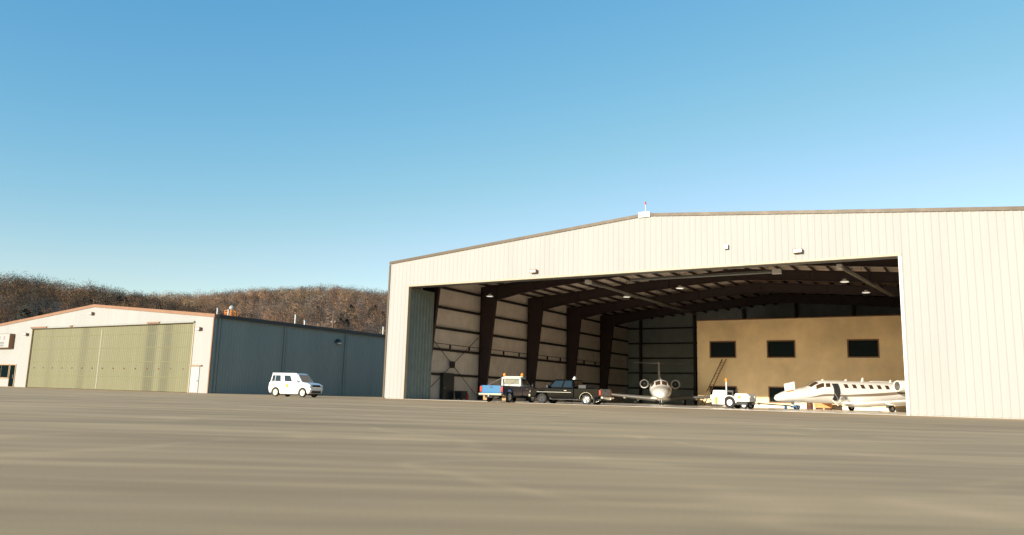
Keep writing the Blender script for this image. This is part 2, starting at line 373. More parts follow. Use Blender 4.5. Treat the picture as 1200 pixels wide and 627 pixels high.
def soft(o, zc):
    me = o.data; v = np.empty(len(me.vertices)*3, np.float32); me.vertices.foreach_get('co', v); v = v.reshape(-1, 3) - np.array([0, 0, zc], np.float32)
    me.polygons.foreach_set('use_smooth', np.ones(len(me.polygons), bool)); me.normals_split_custom_set_from_vertices(v/np.linalg.norm(v, axis=1)[:, None])
def ind_tree(name, seed, kind):
    rg = np.random.default_rng(seed); t = bpy.data.objects.new(name, None); COL.objects.link(t)
    m = MB()
    if kind == 'bare':
        h = rg.uniform(11, 14)
        q = crown_tris(rg, h, h*.66, 900, .28)
        m.add(q.reshape(-1, 3), [(4*i, 4*i+1, 4*i+2, 4*i+3) for i in range(len(q))]); soft(m.build('crown', M['twig_one'], t), h*.4)
        k = MB(); k.tube([(0, 0, -.5), (.1, 0, h*.3), (0, .1, h*.6), (.1, .1, h*.92)], [.26, .2, .12, .03], 7)
        for i in range(7):
            a = rg.uniform(0, 6.28); z0 = h*rg.uniform(.3, .6); L = h*rg.uniform(.2, .33)
            k.tube([(0, 0, z0), (math.cos(a)*L*.5, math.sin(a)*L*.5, z0+L*.6), (math.cos(a)*L, math.sin(a)*L, z0+L*1.3)], [.09, .05, .015], 5)
        k.build('trunk', M['bark'], t)
    else:
        h = rg.uniform(9, 14); q = []
        for i in range(520):
            u = rg.uniform(0, 1)**.8; z = h*(.12 + .86*u); r = (1-u)**.5*h*.33*rg.uniform(.35, 1.05)*(1+.2*math.sin(z*4)); a = rg.uniform(0, 6.28)
            c = np.array([r*math.cos(a), r*math.sin(a), z]); d = np.array([math.cos(a), math.sin(a), -.25]); s = np.cross(d, [0, 0, 1]); L = .55*rg.uniform(.6, 1.4)
            q.append([c - d*L, c + s*L*.5 + [0, 0, .1], c + d*L, c - s*L*.5 - [0, 0, .1]])
        q = np.array(q); m.add(q.reshape(-1, 3), [(4*i, 4*i+1, 4*i+2, 4*i+3) for i in range(len(q))]); soft(m.build('crown', M['needle'], t), h*.3)
        MB().tube([(0, 0, -.5), (0, 0, h*.5), (0, 0, h*.95)], [.22, .14, .03], 7).build('trunk', M['bark'], t)
    return t
ev = [ind_tree('evergreen_tree', 20+i, 'ever') for i in range(3)]
EV = [(-47.2, 5.5, 1), (-45.7, 5.75, 1), (-45.5, 5.6, 1), (-44.0, 5.55, 1), (-43.3, 5.6, 1), (-43.0, 5.4, 1), (-41.9, 5.85, 1), (-41.6, 5.7, 1), (-41.0, 5.6, 1), (-44.3, 4.9, 1), (-44.0, 4.75, 1), (-43.6, 4.8, 1),
      (-58.6, 5.45, 0), (-58.2, 5.35, 0), (-59.3, 5.2, 0), (-60.2, 5.2, 0), (-63.7, 3.8, 0), (-62.9, 4.0, 0)]
used = set()
for i, (az, el, far) in enumerate(EV):
    fn, a, b = (hillR, 450, 700) if far else (hillL, 300, 480)
    rs = np.linspace(a, b, 400); es = np.degrees(np.arctan2(fn(np.full(400, az), rs) + 6 - H, rs)); r = rs[np.argmin(abs(es - el))]
    x, y = polar(az, r); z = float(fn(np.array([az]), np.array([r]))[0])
    k = i % 3
    o = ev[k] if k not in used else copy_tree(ev[k]); used.add(k)
    o.location = (x, y, z); s = rng.uniform(.6, .9); o.scale = (s*1.2, s*1.2, s); o.rotation_euler.z = rng.uniform(0, 6)
    if far: tag(o, 'dark green conifer standing out of the brown wood on the farther hillside', 'tree', 'conifers on the farther hillside')
    else: tag(o, 'dark green conifer standing out of the brown wood on the nearer left hillside', 'tree', 'conifers on the nearer hillside')
bt = [ind_tree('bare_tree', 40+i, 'bare') for i in range(4)]
used = set()
for i in range(34):
    far = i % 2
    az = (-67 + i*.36) if not far else (-55.5 + (i//2)*.98)
    az += rng.uniform(-.25, .25); fn, rr_ = (hillR, 700) if far else (hillL, 480)
    r = rr_ + rng.uniform(-6, 4); x, y = polar(az, r); z = float(fn(np.array([az]), np.array([r]))[0])
    k = i % 4; o = bt[k] if k not in used else copy_tree(bt[k]); used.add(k)
    o.location = (x, y, z - .2); s = rng.uniform(.8, 1.0); o.scale = (s*1.25, s*1.25, s); o.rotation_euler.z = rng.uniform(0, 6)
    if far: tag(o, 'bare brown tree on the skyline of the farther hill', 'tree', 'skyline trees of the farther hill')
    else: tag(o, 'bare brown tree on the skyline of the nearer left hill', 'tree', 'skyline trees of the nearer hill')

# ------------------------------------------------------------------ cladding helper
def ribbed(mb, u0, u1, zb, zt, place, pitch=.4, depth=.022, breaks=()):
    us = [u0, u1] + [b for b in breaks if u0 < b < u1]; pts = {u: 0. for u in us}
    k = math.floor(u0/pitch)
    while k*pitch < u1:
        c = k*pitch
        for du, d in ((-.095, 0), (-.045, depth), (.045, depth), (.095, 0)):
            if u0 < c+du < u1: pts[c+du] = d
        k += 1
    L = sorted(pts.items())
    fb = zb if callable(zb) else (lambda u: zb); ft = zt if callable(zt) else (lambda u: zt)
    V = []
    for u, d in L: V += [place(u, d, fb(u)), place(u, d, ft(u))]
    mb.add(V, [(2*i, 2*i+2, 2*i+3, 2*i+1) for i in range(len(L)-1)])

# ------------------------------------------------------------------ big open hangar
X0, X4, XP, YB, YE = -42.88, 2.96, -19.96, 50., 100.7
EAVE, SL, D, X1, X2 = 11.29, .0833, 9.28, -40.82, -4.10
def rz_(x): return EAVE + SL*((x - X0) if x < XP else (X4 - x))
BH = thing('hangar', 'large cream ribbed metal hangar with a wide open front and brown roof edge', 'hangar', ((X0+X4)/2, YB, 0))
ox, oy = -(X0+X4)/2, -YB
class HB(MB):      # hangar pieces are written in world metres, stored relative to the hangar's base
    def build(s, name, mats, parent=BH, bevel=0., loc=None):
        s.v = [(x+ox, y+oy, z) for x, y, z in s.v]; return super().build(name, mats, parent, bevel, loc)
w = HB(); front = lambda u, d, z: (u, YB - d, z)
ribbed(w, X0, X1, .06, lambda u: rz_(u), front); ribbed(w, X1, X2, D, lambda u: rz_(u), front, breaks=(XP,)); ribbed(w, X2, X4, .06, lambda u: rz_(u), front)
fw_ = w.build('front_wall', M['cream'])
w = HB()
w.prism([(X0+.01, .02), (X1-.01, .02), (X1-.01, D+.02), (X2+.01, D+.02), (X2+.01, .02), (X4-.01, .02), (X4-.01, EAVE+.07), (XP, rz_(XP)+.07), (X0+.01, EAVE+.07)], YB+.012, YB+.32)
w.build('front_lining', M['insul_blue'])
HB().box((X0-.04, YB+.0, .0), (X4+.04, YB+.16, .055)).box((X0, YB-.05, 0), (X1, YB-.002, .05)).box((X2, YB-.05, 0), (X4, YB-.002, .05)).build('base_sill', M['galv']) if False else None
w = HB()
for a, b in ((X0-.12, XP), (XP, X4+.12)):
    w.hexa([(a, YB-.09, rz_(a)-.03), (b, YB-.09, rz_(b)-.03), (b, YB+.3, rz_(b)-.03), (a, YB+.3, rz_(a)-.03), (a, YB-.09, rz_(a)+.185), (b, YB-.09, rz_(b)+.185), (b, YB+.3, rz_(b)+.185), (a, YB+.3, rz_(a)+.185)])
w.build('roof_edge_trim', M['tan_trim'])
HB().box((XP-.42, YB-.14, rz_(XP)-.1), (XP+.42, YB+.1, rz_(XP)+.27)).build('ridge_cap', M['white'])
HB().box((X0-.13, YB-.075, 0), (X0+.03, YB+.1, EAVE-.1)).build('corner_trim', M['tan_trim'])
HB().box((X1-.05, YB-.07, 0), (X1+.05, YB+.22, D-.06)).build('door_jamb', M['jamb'])
HB().box((X2-.05, YB-.07, 0), (X2+.12, YB+.22, D-.06)).build('door_jamb', M['offwhite'])
HB().box((X1-.06, YB-.075, D-.06), (X2+.13, YB+.24, D+.07)).build('header_trim', M['jamb'])
# roof
w = HB()
for a, b in ((X0, XP), (XP, X4)):
    w.hexa([(a, YB+.31, rz_(a)+.02), (b, YB+.31, rz_(b)+.02), (b, YE, rz_(b)+.02), (a, YE, rz_(a)+.02), (a, YB+.31, rz_(a)+.17), (b, YB+.31, rz_(b)+.17), (b, YE, rz_(b)+.17), (a, YE, rz_(a)+.17)])
w.build('roof', M['insul'])
# walls
w = HB(); ribbed(w, YB+.2, YE, 0, EAVE, lambda u, d, z: (X0 - d, u, z)); w.build('side_wall', M['cream'])
w = HB(); ribbed(w, YB+.2, YE, 0, EAVE, lambda u, d, z: (X4 + d, u, z)); w.build('side_wall', M['cream'])
w = HB(); ribbed(w, X0, X4, 0, lambda u: rz_(u), lambda u, d, z: (u, YE + d, z), breaks=(XP,)); w.build('rear_wall', M['cream'])
w = HB(); ribbed(w, YB+.21, YE-.11, .02, EAVE+.08, lambda u, d, z: (X0 + .1 + d, u, z), 1.2, .02)
w.build('wall_lining', M['insul'])
w = HB(); ribbed(w, YB+.21, YE-.11, .02, EAVE+.08, lambda u, d, z: (X4 - .1 - d, u, z), 1.2, .02)
w.build('wall_lining', M['insul'])
w = HB(); ribbed(w, X0+.13, X4-.13, .02, lambda u: rz_(u)+.07, lambda u, d, z: (u, YE - .1 - d, z), 1.2, .02, breaks=(XP,))
w.build('wall_lining', M['insul_blue'])
# frames
FY = (54.2, 63.5, 72.8, 82.1, 91.4)
def frame(y):
    w = HB(); t = .02
    def rb(x): return rz_(x) - .28
    a, b = X0+.33, X4-.33
    rafd = lambda x: .95 + .75*max(0, 1 - min(x-a, b-x)/6.) + .1*max(0, 1-abs(x-XP)/4)
    kz = rz_(a+1.75) - .28 - rafd(a+1.75)
    outer = [(a, 0), (a, rb(a)), (XP, rb(XP)), (b, rb(b)), (b, 0)]
    inner = [(b-.75, 0), (b-1.75, kz)] + [(x, rb(x)-rafd(x)) for x in (b-4, b-8, XP+4, XP, XP-4, a+8, a+4)] + [(a+1.75, kz), (a+.75, 0)]
    w.prism(outer + inner, y-t, y+t)
    def flange(pts):
        for p, q in zip(pts[:-1], pts[1:]): w.bar((p[0], y, p[1]), (q[0], y, q[1]), .3, .035)
    flange([(x, z) for x, z in inner]); flange([(x, z) for x, z in outer])
    for x in (a+6, a+11, a+16, XP, b-16, b-11, b-6): w.box((x-.03, y-.13, rb(x)-rafd(x)+.02), (x+.03, y+.13, rb(x)-.02))
    w.box((a+1.66, y-.14, kz), (a+1.72, y+.14, rb(a+1.7))); w.box((b-1.72, y-.14, kz), (b-1.66, y+.14, rb(b-1.7)))
    w.build('portal_frame', M['steel'])
for y in FY: frame(y)
for z in (2.25, 4.5, 6.45, 8.35, 10.2):
    HB().box((X0+.13, YB+.25, z-.11), (X0+.32, YE-.15, z+.11)).build('girt', M['girt'])
    HB().box((X4-.32, YB+.25, z-.11), (X4-.13, YE-.15, z+.11)).build('girt', M['girt'])
for z in (2, 4.05, 6.05, 8.05, 10.1):
    HB().box((X0+.35, YE-.34, z-.1), (X4-.35, YE-.15, z+.1)).build('girt', M['girt'])
for x in (-40.6, -33., -26.5, -20., -13.4, -6.9, -.6):
    HB().box((x-.16, YE-.7, 0), (x+.16, YE-.36, rz_(x)-.3)).build('wind_column', M['steel'])
for k in range(15):
    for sgn in (-1, 1):
        x = XP + sgn*(1.0 + k*1.5)
        HB().box((x-.05, YB+.35, rz_(x)-.26), (x+.05, YE-.15, rz_(x)-.04)).build('purlin', M['steel'])
HB().box((X1+.3, YB+.26, D+.1), (X2-.2, YB+1.3, D+.85)).build('door_header_beam', M['greengrey'])
w = HB()
for y in (YB+.45, YB+.75, YB+1.05): w.box((X1+.1, y-.06, D-.02), (X2-.1, y+.06, D+.095))
w.build('door_track', M['galv'])
# folded door leaves parked along the left jamb
w = HB(); ribbed(w, YB+.35, YB+3.75, .05, D-.06, lambda u, d, z: (-40.98 + d*1.5, u, z), .42, .05)
w.box((-41.1, YB+.35, .04), (-41.0, YB+3.75, D-.05)); w.build('folding_door', M['greengrey'])
# cross bracing, pipe along the girt, side door
w = HB()
for p, q in (((-42.45, 54.7, .4), (-42.45, 63., 6.)), ((-42.45, 54.7, 6.), (-42.45, 63., .4))): w.tube([p, q], .03, 6)
w.box((-42.5, 58.5, 2.9), (-42.4, 59.2, 3.5)); w.build('cross_brace', M['girt'])
w = HB(); w.tube([(-42.2, 54.5, 4.98), (-42.2, 91, 4.98)], .035, 6)
for k in range(12): w.box((-42.35, 55+k*3.1, 4.6), (-42.17, 55.06+k*3.1, 5.0))
w.build('wall_pipe', M['girt'])
sdoor = HB().box((-42.7, 57.4, .02), (-42.34, 59.1, 2.4)).build('side_door', M['gutter'])
HB().box((-42.34, 57.55, 1.0), (-42.26, 57.7, 1.12)).build('handle', M['galv'], sdoor)
struct(MB().box((X0+.14, YB+.02, -.02), (X4-.14, YE-.12, .012)).build('hangar_floor', M['floor']))

# ------------------------------------------------------------------ tan office block inside
KB = 81/85.
OB = thing('office_block', 'two storey tan office block built inside the open hangar with dark windows', 'building', (-12.4*KB, 81, 0))
class OM(MB):
    def build(s, name, mats, parent=OB, bevel=0., loc=None):
        s.v = [((x+12.4)*KB, y-85, z if z < .1 else .5+(z-.5)*KB) for x, y, z in s.v]; return super().build(name, mats, parent, bevel, loc)
wins = [(-26.29, -23.4, 5.22, 7.05), (-20.09, -17.21, 5.22, 7.05), (-12.13, -9.2, 5.22, 7.05), (-5.6, -2.7, 5.22, 7.05), (-26.37, -23.41, .62, 2.16), (-20.04, -17.3, .5, 2.18), (-12.1, -9.2, .5, 2.18)]
xs = sorted({-27.72, 2.7} | {v for q in wins for v in q[:2]}); zs = sorted({.013, 9.34} | {v for q in wins for v in q[2:]})
w = OM()
for i in range(len(xs)-1):
    for j in range(len(zs)-1):
        cx, cz = (xs[i]+xs[i+1])/2, (zs[j]+zs[j+1])/2
        if any(a < cx < b and c < cz < d for a, b, c, d in wins): continue
        w.add([(xs[i], 85, zs[j]), (xs[i+1], 85, zs[j]), (xs[i+1], 85, zs[j+1]), (xs[i], 85, zs[j+1])], [(0, 1, 2, 3)])
w.add([(-27.72, 85, .013), (-27.72, 100.2, .013), (-27.72, 100.2, 9.34), (-27.72, 85, 9.34)], [(0, 1, 2, 3)])
w.add([(-27.72, 85, 9.34), (2.7, 85, 9.34), (2.7, 100.2, 9.34), (-27.72, 100.2, 9.34)], [(0, 1, 2, 3)])
w.build('wall', M['tanwall'])
OM().box((-27.8, 84.94, 9.342), (2.7, 85.1, 9.43)).build('wall_cap', M['tanwood'])
OM().box((-27.76, 84.955, .014), (2.7, 84.997, .32)).build('skirting', M['offwhite'])
for a, b, c, d in wins:
    w = OM(); t = .1
    w.box((a-.02, 84.95, c-.02), (a+t, 85.2, d+.02)).box((b-t, 84.95, c-.02), (b+.02, 85.2, d+.02)).box((a+t, 84.952, d-t), (b-t, 85.2, d+.02)).box((a+t, 84.952, c-.02), (b-t, 85.2, c+t))
    fr = w.build('window', M['tanwood']); OM().box((a+t, 85.1, c+t), (b-t, 85.13, d-t)).build('pane', M['pane'], fr)

# ------------------------------------------------------------------ lights and heaters
def wall_light(x, y, z, label, kind='flood', rz=0., group='wall lights on the hangar fronts'):
    t = thing('wall_light', label, 'wall light', (x, y, z), rz, group)
    if kind == 'flood':
        MB().box((-.28, -.3, -.12), (.28, -.05, .14)).build('housing', M['tanwood'], t, .02)
        MB().box((-.23, -.312, -.09), (.23, -.3, .09)).build('lens', M['lampglass'], t)
        MB().box((-.06, -.06, -.06), (.06, -.002, .06)).build('bracket', M['galv'], t)
    elif kind == 'dome':
        w = MB(); P = []
        for i in range(7):
            a = math.pi/2*i/6; P.append([(.42*math.cos(a)*math.cos(b), -.42*math.cos(a)*abs(math.sin(b))-.005, .42*math.sin(a)) for b in [math.pi*j/12 for j in range(13)]])
        w.grid(P); w.build('shade', M['gutter'], t); MB().lathe([(-.1, .0), (-.1, .2), (.02, .24), (.05, 0)], 16, 'z', (0, -.24, 0)).build('lens', M['lampglass'], t)
    else:
        MB().box((-.13, -.2, -.15), (.13, -.04, .15)).build('housing', M['galv'], t, .02); MB().box((-.05, -.05, -.05), (.05, -.002, .05)).build('bracket', M['galv'], t)
    return t
wall_light(-28.76, YB-.036, 9.76, 'brown floodlight above the left half of the open hangar doorway')
wall_light(-9.74, YB-.036, 9.9, 'brown floodlight above the right half of the open hangar doorway')
wall_light(-14.23, YB-.036, 10.53, 'small grey box light high on the cream gable right of the ridge', 'box')

def heater(p, q, label, group=None, burner=True):
    p, q = Vector(p), Vector(q); t = thing('tube_heater', label, 'heater', p, 0, group)
    d = q - p; L = d.length; n_ = d.normalized(); t.rotation_euler.z = math.atan2(n_.y, n_.x)
    MB().tube([(0.3, 0, 0), (L, 0, 0)], .07, 10).build('tube', M['galv'], t)
    w = MB(); w.add([(.4, -.2, 0), (.4, -.08, .14), (.4, .08, .14), (.4, .2, 0), (L, -.2, 0), (L, -.08, .14), (L, .08, .14), (L, .2, 0)], [(0, 4, 5, 1), (1, 5, 6, 2), (2, 6, 7, 3)])
    r = w.build('reflector', M['galv'], t); r.modifiers.new('s', 'SOLIDIFY').thickness = .008
    w = MB()
    for k in range(int(L//3)+1): w.bar((.6+k*3, 0, .1), (.6+k*3, 0, rz_(p.x + n_.x*(.6+k*3)) - p.z - .06), .02)
    w.build('hanger', M['girt'], t)
    if burner: MB().box((-.3, -.18, -.14), (.3, .18, .2)).build('burner_box', M['white'], t, .02)
    return t
heater((-29.3, 60.3, 10.4), (-28.8, 88, 10.4), 'long brown tube heater running into the depth under the left of the roof', 'tube heaters under the roof')
heater((-9., 61.2, 10.6), (-7.2, 80, 10.6), 'long tube heater running into the depth beside the right jamb', 'tube heaters under the roof')
heater((-12.2, 55., 9.5), (-23.1, 55., 9.5), 'long tube heater running across just behind the door header', 'tube heaters under the roof')
def bay_lamp(x, y, z, label):
    t = thing('bay_lamp', label, 'ceiling lamp', (x, y, z), 0, 'lamps hanging under the hangar roof')
    MB().lathe([(.16, .02), (.16, .14), (.05, .16), (0, .28), (-.1, .36), (-.1, .34), (0, .26)], 20, 'z').build('lamp_shade', M['white'], t)
    MB().lathe([(-.08, .0), (-.08, .33), (-.05, .33), (-.05, 0)], 20, 'z').build('lens', M['lamp'], t)
    MB().bar((0, 0, .15), (0, 0, rz_(x)-z-.06), .02).build('stem', M['girt'], t)
bay_lamp(-41.0, 62.6, 10.05, 'white lamp high in the left front corner beside the wall columns')
bay_lamp(-29.2, 68.5, 10.2, 'white lamp hanging beside the middle of the left tube heater')
bay_lamp(-22.9, 65.6, 10.35, 'white lamp hanging near the middle of the roof between two rafters')
bay_lamp(-9.5, 66.6, 10.35, 'nearer of the two white lamps under the right half of the roof')
bay_lamp(-8.9, 74.5, 10.45, 'farther of the two white lamps under the right half of the roof')

# ------------------------------------------------------------------ small closed hangar
SX0, SX1, SYF, SYB, SE, SXP = -94.97, -57.75, 44.2, 76., 6.705, -76.36
def sz_(x): return SE + SL*((x - SX0) if x < SXP else (SX1 - x))
SH = thing('hangar', 'low cream hangar with a wide olive folding door and dark slate side wall', 'hangar', (SXP, SYF, 0))
class SM(MB):
    def build(s, name, mats, parent=SH, bevel=0., loc=None):
        s.v = [(x-SXP, y-SYF, z) for x, y, z in s.v]; return super().build(name, mats, parent, bevel, loc)
DX0, DX1, DZ = -87.53, -60.40, 6.24
w = SM(); fr_ = lambda u, d, z: (u, SYF - d, z)
ribbed(w, SX0, DX0, .02, sz_, fr_, .32, .010); ribbed(w, DX0, DX1, DZ, sz_, fr_, .32, .010, breaks=(SXP,)); ribbed(w, DX1, SX1, .02, sz_, fr_, .32, .010)
w.build('front_wall', M['cream2'])
w = SM(); w.prism([(SX0+.02, 0), (DX0, 0), (DX0, DZ+.03), (DX1, DZ+.03), (DX1, 0), (SX1-.02, 0), (SX1-.02, SE-.03), (SXP, sz_(SXP)-.03), (SX0+.02, SE-.03)], SYF+.012, SYF+.25)
w.build('front_lining', M['cream2'])
w = SM(); ribbed(w, SYF+.02, SYB, .0, SE-.05, lambda u, d, z: (SX1 + d, u, z), .32, .025); w.build('side_wall', M['slate'])
w = SM(); ribbed(w, SYF+.02, SYB, .0, SE-.05, lambda u, d, z: (SX0 - d, u, z), .32, .025); w.build('side_wall', M['slate'])
w = SM(); ribbed(w, SX0, SX1, .0, sz_, lambda u, d, z: (u, SYB + d, z), .32, .025, breaks=(SXP,)); w.build('rear_wall', M['slate'])
w = SM()
for a, b in ((SX0-.05, SXP), (SXP, SX1+.05)):
    w.hexa([(a, SYF+.26, sz_(a)), (b, SYF+.26, sz_(b)), (b, SYB, sz_(b)), (a, SYB, sz_(a)), (a, SYF+.26, sz_(a)+.15), (b, SYF+.26, sz_(b)+.15), (b, SYB, sz_(b)+.15), (a, SYB, sz_(a)+.15)])
rf = w.build('roof', M['gutter'])
for x, y, h, r in ((-60.5, 46.6, .62, .1), (-60.1, 47.5, .62, .1), (-59.3, 55.0, .95, .12), (-59.3, 56.3, .5, .14), (-59.3, 68.4, .9, .12)):
    SM().tube([(x, y, sz_(x)+.1), (x, y, sz_(x)+.15+h)], r, 12).lathe([(sz_(x)+.15+h, r*1.5), (sz_(x)+.2+h, r*1.5), (sz_(x)+.26+h, .02)], 12, 'z', (x, y, 0)).build('vent_pipe', M['galv'], rf)
w = SM()
for a, b in ((SX0-.1, SXP), (SXP, SX1+.1)):
    w.hexa([(a, SYF-.08, sz_(a)-.09), (b, SYF-.08, sz_(b)-.09), (b, SYF+.255, sz_(b)-.09), (a, SYF+.255, sz_(a)-.09), (a, SYF-.08, sz_(a)+.19), (b, SYF-.08, sz_(b)+.19), (b, SYF+.255, sz_(b)+.19), (a, SYF+.255, sz_(a)+.19)])
w.build('roof_edge_trim', M['salmon'])
SM().box((SX1-.06, SYF-.06, 0), (SX1+.05, SYF+.015, SE-.1)).build('corner_trim', M['salmon'])
SM().box((SX1+.03, SYF+.26, SE-.12), (SX1+.28, SYB, SE+.17)).build('gutter', M['gutter'])
for y in (44.75, 52.3, 60.65, 69.3):
    SM().box((SX1+.03, y-.07, .05), (SX1+.15, y+.07, SE-.125)).box((SX1+.03, y+.2, .05), (SX1+.07, y+.26, SE-.125)).build('downspout', M['slate'])
# folding door
w = SM(); ribbed(w, DX0+.06, DX1-.06, .03, DZ-.06, lambda u, d, z: (u, SYF+.12 - d, z), .3, .02)
w.box((DX0+.06, SYF+.125, .03), (DX1-.06, SYF+.2, DZ-.06))
fd = w.build('folding_door', M['olive'])
for z in (1.33, 2.72, 4.05, 5.35): SM().box((DX0+.06, SYF+.085, z-.025), (DX1-.06, SYF+.118, z+.025)).build('rail', mat('olive_rail', (.20, .185, .09), .6), fd)
SM().box((-74.78, SYF+.07, .1), (-74.66, SYF+.098, 5.9)).build('seam_strip', mat('seam_grey', (.36, .35, .27), .5), fd)
w = SM()
for k in range(15): w.box((DX0+1+k*1.78, SYF+.06, 2.02), (DX0+1.12+k*1.78, SYF+.098, 2.14))
w.build('latch', M['tanwood'], fd)
SM().tube([(DX0-.1, SYF-.1, DZ+.02), (DX1+.1, SYF-.1, DZ+.02)], .09, 10).build('door_track', mat('track_white', (.38, .37, .34), .4))
w = SM()
for a, b in ((-87.5, -84.4), (-67.0, -65.2), (-80, -79.6)): w.box((a, SYF-.28, DZ+.0), (b, SYF-.03, DZ+.14))
w.build('track_hood', M['salmon'])
SM().box((DX0-.09, SYF-.05, 0), (DX0+.05, SYF+.1, DZ)).build('door_jamb', M['jamb']); SM().box((DX1-.05, SYF-.05, 0), (DX1+.09, SYF+.1, DZ)).build('door_jamb', M['jamb'])
# person door at right with drip cap
pd = SM().box((-60.2, SYF-.06, .03), (-59.08, SYF-.028, 2.3)).build('entry_door', mat('door_white', (.45, .45, .45), .4))
SM().box((-59.25, SYF-.12, 1.0), (-59.15, SYF-.06, 1.1)).build('handle', M['galv'], pd)
SM().box((-60.3, SYF-.2, 2.34), (-58.75, SYF-.028, 2.42)).build('drip_cap', M['tarp'])
# glazed door and window at the left end
wf = SM().box((-94.6, SYF-.07, .9), (-91.25, SYF-.027, 2.42)).build('window', M['tarp'])
w = SM()
for k in range(2): w.box((-94.5+k*1.63, SYF-.09, 1.0), (-92.95+k*1.6, SYF-.071, 2.33))
w.build('pane', M['pane'], wf)
gd = SM().box((-91.1, SYF-.07, .02), (-89.9, SYF-.027, 2.42)).build('glass_door', M['tarp'])
SM().box((-90.98, SYF-.09, .05), (-90.02, SYF-.071, 2.33)).build('pane', M['pane'], gd)
SM().box((-90.2, SYF-.14, .9), (-90.14, SYF-.091, 1.3)).build('handle', M['galv'], gd)
wall_light(-76.5, SYF-.026, 7.5, 'small brown light under the ridge of the low cream gable', group='wall lights on the hangar fronts')
wall_light(-88.45, SYF-.026, 5.62, 'small brown light between the white sign and the olive door', group='wall lights on the hangar fronts')
wall_light(-59.5, SYF-.026, 5.6, 'small brown light between the olive door and the slate corner', group='wall lights on the hangar fronts')
wall_light(SX1+.026, 59.5, 5.43, 'dark half dome light high on the slate side wall', 'dome', R(90), 'wall lights on the hangar fronts')
# sign box
SG = thing('sign', 'white box sign with a yellow emblem beside the glazed entrance of the low hangar', 'sign', (-92.95, SYF-.03, 4.95))
MB().box((-1.95, -.5, -.78), (1.95, -.002, .78)).build('cabinet', M['tanwood'], SG)
MB().box((-1.9, -.52, -.72), (1.9, -.501, .74)).build('face', mat('sign_face', (.42, .42, .41), .35), SG)
w = MB(); w.lathe([(-.535, 0), (-.535, .36), (-.521, .36)], 24, 'y', (-1.12, 0, .3)); w.build('emblem', mat('emblem_yellow', (.42, .25, .02), .5), SG)
w = MB()
for x0_, x1_, z0_, z1_, mi in ((-.62, -.3, .12, .52, 0), (-.18, -.02, .1, .5, 0), (.7, .95, .1, .5, 1)):
    w.box((x0_, -.535, z0_), (x1_, -.521, z1_), mi)
for r_, (a, b) in ((-.22, (-1.3, .95)), (-.5, (-1.5, .8))):
    x = a
    while x < b:
        L = random.uniform(.08, .2); w.box((x, -.535, r_-.09), (x+L, -.521, r_+.09), 0); x += L + .06
w.build('lettering', [mat('sign_grey', (.24, .235, .22), .5), mat('sign_pink', (.36, .22, .20), .5)], SG)

# ------------------------------------------------------------------ masts behind
t = thing('obstruction_light', 'thin red and white light mast on the ridge of the large hangar', 'roof light', (XP, YB+.15, rz_(XP)+.22))
MB().tube([(0, 0, 0), (0, 0, .62)], .03, 8).build('mast', M['offwhite'], t); MB().lathe([(.62, .03), (.66, .055), (.8, .055), (.86, .01)], 14, 'z').build('lens', M['red'], t)
MB().lathe([(.56, .04), (.61, .05), (.62, .02)], 14, 'z').build('collar', M['white'], t)
t = thing('beacon_tower', 'orange lattice beacon tower with a white lamp drum behind the low hangar', 'beacon tower', (-99.7, 79.3, 0))
w = MB()
for i in range(4):
    a = R(45+90*i); b = R(135+90*i); w.bar((.7*math.cos(a), .7*math.sin(a), 0), (.42*math.cos(a), .42*math.sin(a), 11.4), .1)
    for k in range(8):
        z0, z1 = k*1.4, (k+1)*1.4; r0_, r1_ = .7-.28*z0/11.4, .7-.28*z1/11.4
        w.bar((r0_*math.cos(a), r0_*math.sin(a), z0), (r1_*math.cos(b), r1_*math.sin(b), z1), .05)
w.build('lattice_mast', M['orange'], t)
MB().lathe([(11.4, .05), (11.4, .95), (11.5, .95), (11.5, .05)], 20, 'z').build('platform', M['orange'], t)
w = MB()
for z in (11.9, 12.3):
    w.tube([(1.0*math.cos(2*math.pi*i/20), 1.0*math.sin(2*math.pi*i/20), z) for i in range(21)], .05, 6)
for i in range(8): w.tube([(.97*math.cos(i*math.pi/4), .97*math.sin(i*math.pi/4), 11.4), (1.0*math.cos(i*math.pi/4), 1.0*math.sin(i*math.pi/4), 12.3)], .045, 6)
w.build('railing', M['orange'], t)
MB().lathe([(11.5, .3), (12.35, .3), (12.4, .1)], 16, 'z').build('pedestal', M['orange'], t)
MB().lathe([(12.4, .25), (12.46, .36), (12.75, .4), (13.0, .33), (13.15, .1), (13.17, 0)], 18, 'z').build('lamp_drum', mat('beacon_white', (.42, .40, .35), .4), t)
t = thing('utility_pole', 'weathered timber utility pole rising behind the slate side wall', 'utility pole', (-90.5, 92, 0))
MB().tube([(0, 0, 0), (0, 0, 12.2)], [.2, .15], 10).build('pole', M['wood'], t); MB().box((-.5, -.06, 11.4), (.5, .06, 11.55)).build('crossarm', M['wood'], t)
w = MB()
for x in (-.4, .4): w.lathe([(11.55, .04), (11.62, .06), (11.72, .05), (11.76, .01)], 8, 'z', (x, 0, 0))
w.build('insulator', M['offwhite'], t)

